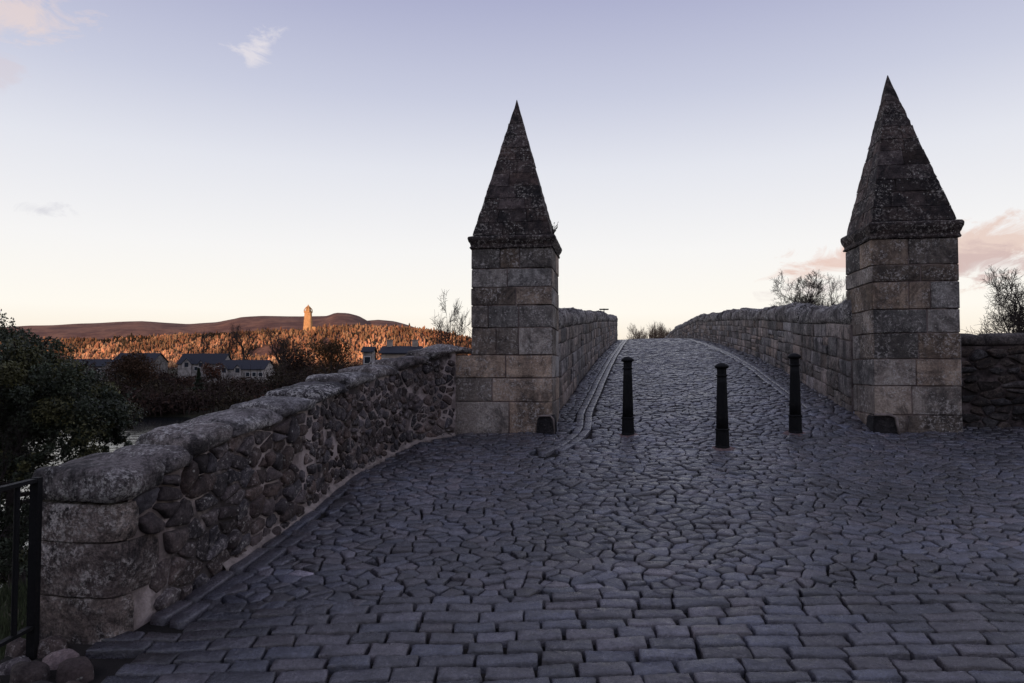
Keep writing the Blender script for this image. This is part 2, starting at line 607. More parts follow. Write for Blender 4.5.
def inset(poly, d):
    n = len(poly)
    cx, cy = sum(p[0] for p in poly) / n, sum(p[1] for p in poly) / n
    if d > .007:
        area = abs(sum(poly[i - 1][0] * poly[i][1] - poly[i][0] * poly[i - 1][1] for i in range(n))) / 2
        per = sum(math.hypot(poly[i][0] - poly[i - 1][0], poly[i][1] - poly[i - 1][1]) for i in range(n))
        f = max(.25, 1 - d / (2 * area / per))
        return [(cx + (p[0] - cx) * f, cy + (p[1] - cy) * f) for p in poly]
    out = []
    for i in range(n):
        a, b, c = poly[i - 1], poly[i], poly[(i + 1) % n]
        e1 = (b[0] - a[0], b[1] - a[1]); e2 = (c[0] - b[0], c[1] - b[1])
        l1, l2 = math.hypot(*e1) or 1e-9, math.hypot(*e2) or 1e-9
        n1, n2 = (-e1[1] / l1, e1[0] / l1), (-e2[1] / l2, e2[0] / l2)
        bx, by = n1[0] + n2[0], n1[1] + n2[1]
        k = max(.35, (1 + n1[0] * n2[0] + n1[1] * n2[1]))
        mx, my = bx / k * d, by / k * d
        # never past the centre
        dx, dy = cx - b[0], cy - b[1]
        dl = math.hypot(dx, dy) or 1e-9
        ml = math.hypot(mx, my)
        if ml > .7 * dl: mx, my = mx * .7 * dl / ml, my * .7 * dl / ml
        out.append((b[0] + mx, b[1] + my))
    return out

def stone(mb, poly, fmap, rings, dome, tint, flip=False, tilt=(0, 0), rough=0.0, r=rnd):
    n = len(poly)
    cx, cy = sum(p[0] for p in poly) / n, sum(p[1] for p in poly) / n
    idx = []
    for d, w in rings:
        q = inset(poly, d) if d else poly
        ring = []
        for (x, y) in q:
            ww = w + (tilt[0] * (x - cx) + tilt[1] * (y - cy) + (r.random() - .5) * rough if w > -.02 else 0)
            ring.append(mb.vert(fmap(x, y, ww), tint))
        idx.append(ring)
    for a, b in zip(idx, idx[1:]):
        for k in range(n):
            f = (a[k], a[(k + 1) % n], b[(k + 1) % n], b[k])
            mb.f.append(f[::-1] if flip else f)
    c = mb.vert(fmap(cx, cy, rings[-1][1] + dome), tint)
    for k in range(n):
        f = (idx[-1][k], idx[-1][(k + 1) % n], c)
        mb.f.append(f[::-1] if flip else f)

def wear(x, y, t):
    k = 1.0 + .55 * nz(x * .55, y * .8, 21) + .35 * nz(x * 1.4, y * 1.7, 5)
    for cx, cy, rx, ry, g in ((-1.55, 5.15, .28, .07, 1.6), (.95, 5.12, .30, .05, .9), (-.3, 8.6, .7, .22, .35)):
        if ((x - cx) / rx) ** 2 + ((y - cy) / ry) ** 2 < 1: k += g
    k = max(.45, k)
    return tuple(v * k for v in t)

def grey(r, lo, hi, warm=.05):
    v = lo + (hi - lo) * r.random()
    w = (r.random() - .5) * 2 * warm
    return (v * (1 + w), v, v * (1 - w))

# ------------------------------------------------------------------ the approach wall's line (needed by the road too)
wl_px = [(126, 630, 498), (220, 570, 441), (300, 516, 409.5), (350, 477, 387), (400, 450, 370), (456, 437, 352)]
wall_pts = []
for px, py, pt in wl_px:
    g = on_ground(px, py)
    wall_pts.append((g.x, g.y, g.z - .05, at(px, pt, g.y).z))
wall_pts[-1] = (-.80, 9.98, wall_pts[-1][2], at(456, 351, 9.98).z)
APATH = Path(densify(wall_pts, .25), 1)
def wallX(Y):
    best = None
    for a, b in zip(APATH.p, APATH.p[1:]):
        if a.y <= Y <= b.y:
            return lerp(a.x, b.x, (Y - a.y) / (b.y - a.y))
    return -2.84 if Y < APATH.p[0].y else -.85

# ------------------------------------------------------------------ road
def road():
    # bedding sheet
    mb = MB()
    ys = [-6 + .4 * i for i in range(42)]
    ys = [y for y in ys if y < 10.4] + [10.4]
    xs = [i * .35 for i in range(-9, 40)]
    grid = []
    for y in ys:
        row = []
        for x in xs:
            xx = max(x, wallX(y) - .12) if y > 4.0 else max(x, -3.0)
            row.append(mb.vert((xx, y, G(xx, y) - .048)))
        grid.append(row)
    for a, b in zip(grid, grid[1:]):
        for k in range(len(a) - 1): mb.face(a[k], a[k + 1], b[k + 1], b[k])
    y = 10.4
    rows = []
    while y < 125:
        rows.append([mb.vert((lerp(XL(y) - .25, XR(y) + .25, k / 10), y, G(lerp(XL(y), XR(y), k / 10), y) - .048)) for k in range(11)])
        y += .5
    for a, b in zip(rows, rows[1:]):
        for k in range(10): mb.face(a[k], a[k + 1], b[k + 1], b[k])
    o = mb.build('road_bedding', M_dirt)
    tag(o, kind='structure')
    r = random.Random(11)
    mb = MB()
    gmap = lambda x, y, w: (x, y, G(x, y) + w)
    RINGS = [(.003, -.075), (.005, -.012), (.010, -.003), (.024, .001)]
    def bound(x):                        # where the rows of setts give way to random cobbles
        return 4.87 + .10 * nz(x * .8, 1.7) - .035 * max(0, -x) - .02 * max(0, x - 3) ** 1.5
    # rows of setts
    y = 2.2
    row = 0
    while y < 5.2:
        h = .108 + .026 * r.random()
        ym = y + h / 2
        x = ((wallX(ym) + .325) if ym > 4.15 else (-2.26 + .1 * r.random())) + .012 * r.random()
        x0 = x
        while x < 8.5:
            L = .21 + .16 * r.random()
            yc = y + h / 2 + .03 * math.sin(x * .9 + .4) - .010 * max(0, x - 2.2) ** 1.8 + .02 * nz(x * 1.3, row * .37)
            lim_l = (wallX(yc) + .34) if yc > 4.0 else -2.28
            if x > lim_l - .12 and yc + h * .4 < bound(x + L / 2) - .06 + .06 * r.random():
                g = .0045 + .007 * r.random()
                sk = lambda: (r.random() - .5) * .022
                dy = lambda xx: yc - h / 2 + .03 * (math.sin(xx * .9 + .4) - math.sin(x * .9 + .4)) - .010 * (max(0, xx - 2.2) ** 1.8 - max(0, x - 2.2) ** 1.8)
                p = [(x + g, dy(x) + g + sk() * .6), (x + L * .5, dy(x + L * .5) + g + sk() * .4), (x + L - g + sk(), dy(x + L) + g + sk() * .6),
                     (x + L - g + sk(), dy(x + L) + h - g + sk() * .6), (x + L * .5, dy(x + L * .5) + h - g + sk() * .4), (x + g + sk() * .4, dy(x) + h - g + sk() * .6)]
                hz = (r.random() - .5) * .011
                p = chaikin(rag(p, .006, r), .10)
                stone(mb, p, gmap, [(0, -.075), (.002, -.010 + hz), (.006, -.002 + hz), (.014, .001 + hz)], .001, wear(x, y, grey(r, .55, 1.45, .10)), tilt=((r.random() - .5) * .08, (r.random() - .5) * .13), rough=.006, r=r)
            x += L
        y += h
        row += 1
    # long border setts laid along the foot of the wall
    s = .15
    while s < APATH.L - .2:
        L = .28 + .2 * r.random()
        for lane in (0, 1):
            if lane == 1 and s > 1.9: continue
            if s > 3.2: continue
            w0, w1 = .015 + lane * .15, .015 + lane * .15 + .14
            p = [(s + .008, w0), (s + L - .008, w0), (s + L - .008 + (r.random() - .5) * .04, w1 - .01), (s + .008 + (r.random() - .5) * .03, w1 - .01)]
            def bmap(u, w, z):
                q = APATH.xy(u, w)
                return (q.x, q.y, G(q.x, q.y) + z)
            stone(mb, chaikin(p, .12), bmap, RINGS, .004, grey(r, .7, 1.25, .06), tilt=((r.random() - .5) * .05, (r.random() - .5) * .05), r=r, flip=True)
        s += L
    # channel of long stones that runs up beside the left parapet and sweeps out in front of the pillar
    chan = [on_ground(px, py) for px, py in ((546, 454), (564, 446), (576, 437), (584, 427))]
    y = 10.9
    while y < 60:
        u = .47
        chan.append(Vector((XL(y) + u, y, 0))); y += .8
    CP_ = Path(densify([(p.x, p.y, 0, 0) for p in chan], .3), 1)
    def cmap(u, w, z):
        q = CP_.xy(u, w)
        return (q.x, q.y, G(q.x, q.y) + z)
    s = 0
    while s < CP_.L - .6:
        for lane, wd in ((-1, .115), (0, .115)):
            L = .42
            w0 = lane * .125
            off = (0 if lane else .2)
            p = [(s + off + .01, w0), (s + off + L - .01, w0), (s + off + L - .01, w0 + wd), (s + off + .01, w0 + wd)]
            stone(mb, chaikin(p, .06), cmap, [(0, -.075), (.003, -.006), (.012, .004), (.03, .006)], .002, grey(r, .80, 1.2, .05), flip=False, r=r)
        s += .42
    chan_pts = [(p.x, p.y) for p in CP_.p if p.y < 12]
    def near_chan(x, y):
        return any((x - a) ** 2 + (y - b) ** 2 < .034 for a, b in chan_pts)
    # random cobbles of the fan
    def keep(x, y):
        return y > bound(x) - (.10 if x > -1 else .30) and x > (wallX(y) + (.30 if y < 5.9 else (.16 if y < 7.2 else .04))) and y < 10.45 and not near_chan(x, y)
    for c, p in voronoi(-2.6, 11, 4.6, 10.6, .135, .102, 1.0, r, keep=keep, drop=.06):
        p = tidy(p, .022)
        if len(p) < 3: continue
        p = inset(p, .003 + .0035 * r.random())
        hz = (r.random() - .5) * .015
        stone(mb, chaikin(rag(p, .008, r), .09), gmap, [(0, -.075), (.0015, -.012 + hz), (.0045, -.003 + hz), (.011, .000 + hz)], .001, wear(c[0], c[1], grey(r, .55, 1.45, .10)),
              tilt=((r.random() - .5) * .20, (r.random() - .5) * .20), rough=.005, r=r)
    # the bridge deck: rough courses between the channels
    for (w0, w1) in ((.02, .345), (.60, 9.0)):
        far = 60 if w0 > .5 else 45
        W = lambda y: XR(y) - XL(y)
        um = lambda x, y, w: (XL(y) + x, y, G(XL(y) + x, y) + w)
        hi = min(w1, 4.9)
        for (ya, yb, su, sv) in ((10.45, 18, .135, .100), (18, 30, .17, .125), (30, far, .22, .16)):
            for c, p in voronoi(w0, hi, ya, yb, su, sv, .62, r, keep=lambda x, y: x < W(y) + .05):
                p = clip(p, -1, 0, -w0); 
                if w1 < 1: p = clip(p, 1, 0, w1)
                if len(p) < 3: continue
                Wc = W(c[1])
                lane = Wc - .55
                if w0 > .5:          # a lighter line of stones beside the right parapet
                    if lane - .13 < c[0] < lane + .13: continue
                p = tidy(p, .03)
                if len(p) < 3: continue
                p = inset(p, .006)
                hz = (r.random() - .5) * .02
                stone(mb, chaikin(rag(p, .008, r) if c[1] < 14 else p, .13), um, [(0, -.075), (.0015, -.012 + hz), (.005, -.003 + hz), (.012, .000 + hz)] if c[1] < 16 else [(0, -.075), (.003, -.010 + hz), (.009, hz)], .003, wear(XL(c[1]) + c[0], c[1], grey(r, .58, 1.45, .09)),
                      tilt=((r.random() - .5) * .16, (r.random() - .5) * .18), r=r)
    y = 10.5
    while y < 58:
        L = .42
        for k in (0, 1):
            c = lambda yy: XR(yy) - XL(yy) - .55 - .115 + k * .118
            p = [(0, y + .01), (.108, y + .01), (.108, y + L - .01), (0, y + L - .01)]
            stone(mb, chaikin(p, .06), lambda x, yy, w: (XL(yy) + c(yy) + x, yy, G(XL(yy) + c(yy) + x, yy) + w), [(0, -.075), (.003, -.006), (.012, .004), (.03, .006)], .002, grey(r, .72, 1.1, .05), r=r)
        y += L
    o = mb.build('road', M_sett, smooth=True)
    tag(o, kind='structure')
    # loose rough stones at the near end of the wall
    mb = MB()
    for c, p in voronoi(-3.0, -1.9, 2.4, 4.3, .21, .17, 1.0, r, keep=lambda x, y: x < -2.22 - .12 * (y - 3.4)):
        p = inset(tidy(p, .03), .014)
        hz = (r.random() - .3) * .05
        stone(mb, chaikin(p, .2), gmap, [(0, -.08), (.01, -.02 + hz), (.03, .005 + hz), (.06, .015 + hz)], .01, grey(r, .4, 1.0, .1) if r.random() < .88 else (2.2, 2.1, 2.1), tilt=((r.random() - .5) * .3, (r.random() - .5) * .3), rough=.015, r=r)
    o = mb.build('verge', M_rubble, smooth=True)
    tag(o, kind='structure')
road()

# ------------------------------------------------------------------ walls
def sweep(mb, path, thick, nstep=.3, low=-.6, tint=(1, 1, 1), front=-.012, hi=1.0):
    n = max(2, int(path.L / nstep))
    R_ = []
    for k in range(n + 1):
        u = path.L * k / n
        q0, q1 = path.xy(u, front), path.xy(u, -thick)
        zb, zt = path.base(u), path.top(u) - .01
        ring = [(q0.x, q0.y, zb + low), (q0.x, q0.y, lerp(zb, zt, .33)), (q0.x, q0.y, lerp(zb, zt, .66)), (q0.x, q0.y, zt), (q1.x, q1.y, zt), (q1.x, q1.y, zb + low)]
        R_.append([mb.vert(p, tint) for p in ring])
    m = 6
    for a, b in zip(R_, R_[1:]):
        for k in range(m):
            mb.face(a[k], b[k], b[(k + 1) % m], a[(k + 1) % m])
    mb.face(*R_[0]); mb.face(*reversed(R_[-1]))

def rubble_face(mb, path, su, sv, jit, r, u0, u1, lo=.62, hi=1.4, warm=.12, flip=False, gap=.012, out=.03, skip=None, drop=.16, bare=.10):
    H = lambda u: path.top(u) - path.base(u)
    fm = lambda u, v, w: path.P(u, v / H(u), w)
    for c, p in voronoi(u0, u1, -.02, 1.9, su, sv, jit, r, keep=lambda u, v: v < H(u) - .02, drop=drop):
        h = H(c[0])
        p = clip(clip(p, 0, 1, h - .005), 0, -1, .03)
        p = clip(clip(p, -1, 0, -u0), 1, 0, u1)
        if len(p) < 3: continue
        if skip and skip(c[0], c[1]): continue
        if r.random() < bare: continue
        p = tidy(p, .025)
        if len(p) < 3: continue
        g = gap * (.3 + 1.9 * r.random() ** 2)
        p = inset(p, g)
        k = out * (.15 + 1.15 * r.random())
        stone(mb, chaikin(rag(p, .013, r), .16), fm, [(0, -.05), (.003, k * .35), (.010, k * .8), (.022, k)], k * .2, grey(r, lo, hi, warm), flip=flip,
              tilt=((r.random() - .5) * .22, (r.random() - .5) * .22), rough=.012, r=r)

def block(mb, path, u0, u1, z0, z1, w, tint, flip, r, th=.006, rough=.004, fr=None):
    """a squared stone on a wall face between heights given as fractions"""
    fm = lambda u, v, ww: path.P(u, v, ww)
    H = path.top((u0 + u1) / 2) - path.base((u0 + u1) / 2)
    def fm2(u, v, ww):
        q = path.xy(u, ww)
        return (q.x, q.y, v)
    b0, b1 = path.base(u0), path.base(u1)
    t0, t1 = path.top(u0), path.top(u1)
    s = lambda: (r.random() - .5) * .012
    j = lambda u, f: lerp(path.base(u), path.top(u), f)
    um = (u0 + u1) / 2
    p = [(u0 + th, j(u0, z0) + th + s()), (um, j(um, z0) + th + s() * .7), (u1 - th + s(), j(u1, z0) + th + s()), (u1 - th + s(), j(u1, z1) - th + s()), (um, j(um, z1) - th + s() * .7), (u0 + th + s(), j(u0, z1) - th + s())]
    stone(mb, chaikin(rag(p, .008, r), .12), fm2, [(0, -.05), (.003, w * .2), (.010, w * .8), (.025, w)], .003, tint, flip=flip, tilt=((r.random() - .5) * .02, (r.random() - .5) * .02), rough=rough, r=r)

def coping(path, u0, u1, thick, h0, over, name, mat, parent, r, tint, rise=0.0, tilt=0.0, back=None, seg=9, flat=.55, endr=.16, noise=.02, seed=0, gap=.008, tap=.18):
    """one long coping stone: a rounded section lofted along the wall, its ends rounded too"""
    mb = MB()
    back = thick if back is None else back
    prof = [(over - .03, -.004), (over + .006, h0 * .10), (over + .012, h0 * .35), (over + .004, h0 * .62), (over - .03, h0 * .86), (over - .10, h0 * .99), (over - .20, h0 * 1.03), (lerp(over, -back, .5), h0 * (1.0 + .14 * flat)),
            (-back + .10, h0 * 1.0), (-back + .03 - over, h0 * .82), (-back - over, h0 * .5), (-back - over, h0 * .2), (-back - over + .01, -.004)]
    rings = []
    L = u1 - u0
    for k in range(seg + 1):
        t = k / seg
        t = .5 - .5 * math.cos(math.pi * t) if seg > 4 else t
        u = lerp(u0 + gap, u1 - gap, t)
        e = min(1, min(t * L, (1 - t) * L) / max(.01, endr))
        sc = .55 + .45 * math.sqrt(max(0, 1 - (1 - e) ** 2))
        ring = []
        z0 = path.top(u)
        zz = rise + tilt * (t - .5)
        for i, (w, h) in enumerate(prof):
            wc = lerp(over, -back, .5)
            w2 = wc + (w - wc) * (sc * tap + 1 - tap)
            hh = h * sc if h > 0 else h
            q = path.xy(u, w2)
            d = noise * nz(q.x * 3.1 + seed, q.y * 3.1, h * 4 + i * .3) + noise * .55 * nz(q.x * 9 + seed, q.y * 9, h * 9 + i) + noise * .3 * nz(q.x * 19 + seed, q.y * 19, h * 19 + i)
            q = path.xy(u, w2 + d)
            ring.append(mb.vert((q.x, q.y, z0 + hh + (zz if h > 0 else min(0, zz)) + d * (1 if h > 0 else 0)), tint))
        rings.append(ring)
    m = len(prof)
    for a, b in zip(rings, rings[1:]):
        for k in range(m):
            mb.face(a[k], b[k], b[(k + 1) % m], a[(k + 1) % m])
    mb.face(*rings[0]); mb.face(*reversed(rings[-1]))
    return mb.build(name, mat, parent, smooth=True)

# ---- the flared rubble wall on the left
def approach_wall():
    r = random.Random(21)
    root = thing('rubble_wall', (APATH.p[0].x, APATH.p[0].y, APATH.b[0]), 'low rubble stone wall with rounded copings running from the black railing up to the left pillar', 'wall')
    mb = MB()
    sweep(mb, APATH, .46, .12, front=-.004)
    mb.build('mortar_core', M_mortar, root)
    mb = MB()
    split = 2.2
    qu = lambda u, v: u < .36
    rubble_face(mb, APATH, .155, .118, 1.1, r, .0, split, lo=.42, hi=1.35, out=.040, drop=.30, bare=.03, skip=lambda u, v: u < (.30 if .31 < v / (APATH.top(u) - APATH.base(u)) < .7 else .10), gap=.0095)
    rubble_face(mb, APATH, .110, .092, 1.1, r, split, APATH.L - .02, lo=.42, hi=1.5, out=.030, drop=.2, bare=.06, gap=.0095)
    # small stones pushed into the pointing near the pillar
    mb.build('rubble_facing', M_rubble, root, smooth=True)
    # squared quoins at the near end: they wrap the corner
    mb = MB()
    p0 = APATH.p[0]; t = APATH.tan(0.01); nrm = APATH.n[0]
    b, tp = APATH.b[0], APATH.t[0]
    zs = [b - .12, lerp(b, tp, .31), lerp(b, tp, .70), tp - .02]
    tints = [(1.1, 1.04, 1.0), (.72, .68, .68), (1.05, 1.0, .97)]
    lens = [.03, .24, .05]
    for i in range(3):
        z0, z1 = zs[i] + .006, zs[i + 1] - .006
        # a box with rounded vertical edges
        L = lens[i]
        def xf(a, c, z):             # a along the wall, c across (0 front .. -.47 back)
            q = p0 + t * a + nrm * c
            return (q.x, q.y, z)
        ol = [(L, .022), (L, -.2), (L, -.52), (-.02, -.60), (-.11, -.60), (-.165, -.54), (-.16, -.28), (-.12, -.05), (-.085, .005), (-.03, .026), (L * .5, .03)]
        rings = []
        ns = 7
        for k in range(ns):
            f = k / (ns - 1)
            z = lerp(z0, z1, f)
            e = .018 if k in (0, ns - 1) else (.004 if k in (1, ns - 2) else 0)
            ring = []
            for j, (a, c) in enumerate(ol):
                d = .014 * nz(a * 6 + i * 5, c * 6, z * 6)
                aa = lerp(a, .1, e * 1.5) + d
                cc = lerp(c, -.23, e * 3) + d
                ring.append(mb.vert(xf(aa, cc, z + .008 * nz(a * 4, c * 4 + i, 3)), tints[i]))
            rings.append(ring)
        for a_, b_ in zip(rings, rings[1:]):
            for k in range(len(ol)):
                mb.face(a_[k], b_[k], b_[(k + 1) % len(ol)], a_[(k + 1) % len(ol)])
        mb.face(*rings[0]); mb.face(*reversed(rings[-1]))
    mb.build('quoin', M_quoin, root, smooth=False)
    # pale pointing band under the first coping
    # coping stones
    edges = [-.17] + [APATH.find_px(px) for px in (166, 190, 232, 280, 312, 346, 374, 398, 428)] + [APATH.L + .36]
    for i, (a, c) in enumerate(zip(edges, edges[1:])):
        h = [.185, .135, .125, .12, .115, .115, .115, .11, .105, .10][i]
        tn = grey(r, .72, 1.25, .05)
        if i in (0, 1): tn = (.72, .70, .70)
        if i == 5: tn = (.5, .5, .55)
        if i >= 7: tn = (.8, .78, .78)
        coping(APATH, a, c, .60 if i == 0 else .46, h, .045 + .02 * r.random(), 'coping_stone', M_coping, root, r, tn, rise=.006 * (-1) ** i + (r.random() - .5) * .02, tilt=-.05 + (r.random() - .5) * .06, seg=22 if i else 30, noise=.030, seed=i * 7.3, endr=.085, gap=.014, flat=.25, tap=.42)
    # pale line of mortar at the foot
    mb = MB()
    n = 60
    prev = None
    for k in range(n + 1):
        u = .9 + (APATH.L - .95) * k / n
        wv = .045 + .02 * nz(u * 4, 2)
        A, B = APATH.xy(u, -.01), APATH.xy(u, wv)
        zA, zB = G(A.x, A.y) + .055 + .02 * nz(u * 5, 7), G(B.x, B.y) + .006
        cur = (mb.vert((A.x, A.y, zA)), mb.vert((B.x, B.y, zB)), mb.vert((B.x, B.y, zB - .1)))
        if prev:
            mb.face(prev[0], prev[1], cur[1], cur[0]); mb.face(prev[1], prev[2], cur[2], cur[1])
        prev = cur
    mb.build('mortar_fillet', M_fillet, root)
    return root
M_fillet = simple('lime_fillet', (.27, .225, .205), .95, .2, .35, 9, .01)
approach_wall()

# ---- parapets on the bridge
def parapet(side):
    r = random.Random(31 + side)
    Xf, zf = (XL, zL) if side > 0 else (XR, zR)
    hf = interp([(10, 1.62), (15.4, 1.48), (18.3, 1.38), (25.6, 1.30), (34, 1.22), (60, 1.2), (95, 1.1)]) if side > 0 else \
         interp([(10, 1.52), (12.7, 1.36), (16, 1.24), (24, 1.15), (32, 1.12), (38, 1.18), (60, 1.15), (95, 1.1)])
    pts = []
    y = 10.55 if side > 0 else 10.1
    while y < 92:
        pts.append((Xf(y), y, zf(y) - .04, zf(y) + hf(y) - .24))
        y += .7
    path = Path(pts, side)
    root = thing('bridge_parapet', (pts[0][0], pts[0][1], pts[0][2]),
                 'worn stone parapet on the left of the cobbled bridge, leading back from the left pillar' if side > 0 else
                 'long stone parapet with stepped copings on the right of the cobbled bridge', 'parapet')
    mb = MB()
    sweep(mb, path, .42, .7, low=-5.0, tint=(.55, .55, .55), front=-.002)
    mb.build('mortar_core', M_mortar, root)
    mb = MB()
    ncr = 5
    fr = [0, .19, .40, .60, .81, 1.0]
    wob = lambda u, j: fr[j] + (.035 * nz(u * .7, j * 3.1 + side) if 0 < j < ncr else 0)
    for j in range(ncr):
        u = r.random() * .4
        first = True
        lim = 45
        u = 0.0
        while u < min(path.L, lim) - .2:
            L = .35 + .55 * r.random()
            if u > 18: L *= 1.3
            a_, b_ = wob(u + L / 2, j), wob(u + L / 2, j + 1)
            tt_ = lambda: grey(r, .5, 1.4, .10)
            if r.random() < .22 and j < ncr - 1:
                m_ = lerp(a_, b_, r.uniform(.4, .6))
                block(mb, path, u, min(u + L, path.L), a_, m_, .005 + .03 * r.random(), tt_(), side < 0, r)
                block(mb, path, u, min(u + L, path.L), m_, b_, .005 + .03 * r.random(), tt_(), side < 0, r)
            else:
                block(mb, path, u, min(u + L, path.L), a_, b_, .005 + .03 * r.random(), tt_(), side < 0, r)
            u += L
    mb.build('stone_facing', M_parapet, root, smooth=True)
    u = 0.0
    i = 0
    while u < min(path.L, 62):
        L = (.75 + .5 * r.random()) if u < 9 else (.9 + .6 * r.random())
        if side > 0 and u < 3: L = .6 + .3 * r.random()
        i += 1
        t = grey(r, .62, .95, .04)
        slope = (path.top(min(u + L, path.L)) - path.top(u))
        coping(path, u, min(u + L, path.L), .42, .24 + .05 * r.random(), .02, 'coping_stone', M_coping, root, r, t,
               rise=(r.random() - .5) * .11 + .03, tilt=-slope * (1.15 if side < 0 else .6) + (r.random() - .5) * .10, seg=9, noise=.036, seed=i * 3.7 + side, endr=.06, flat=.6, gap=.012, tap=.4)
        u += L
    return root
parapet(1)
parapet(-1)

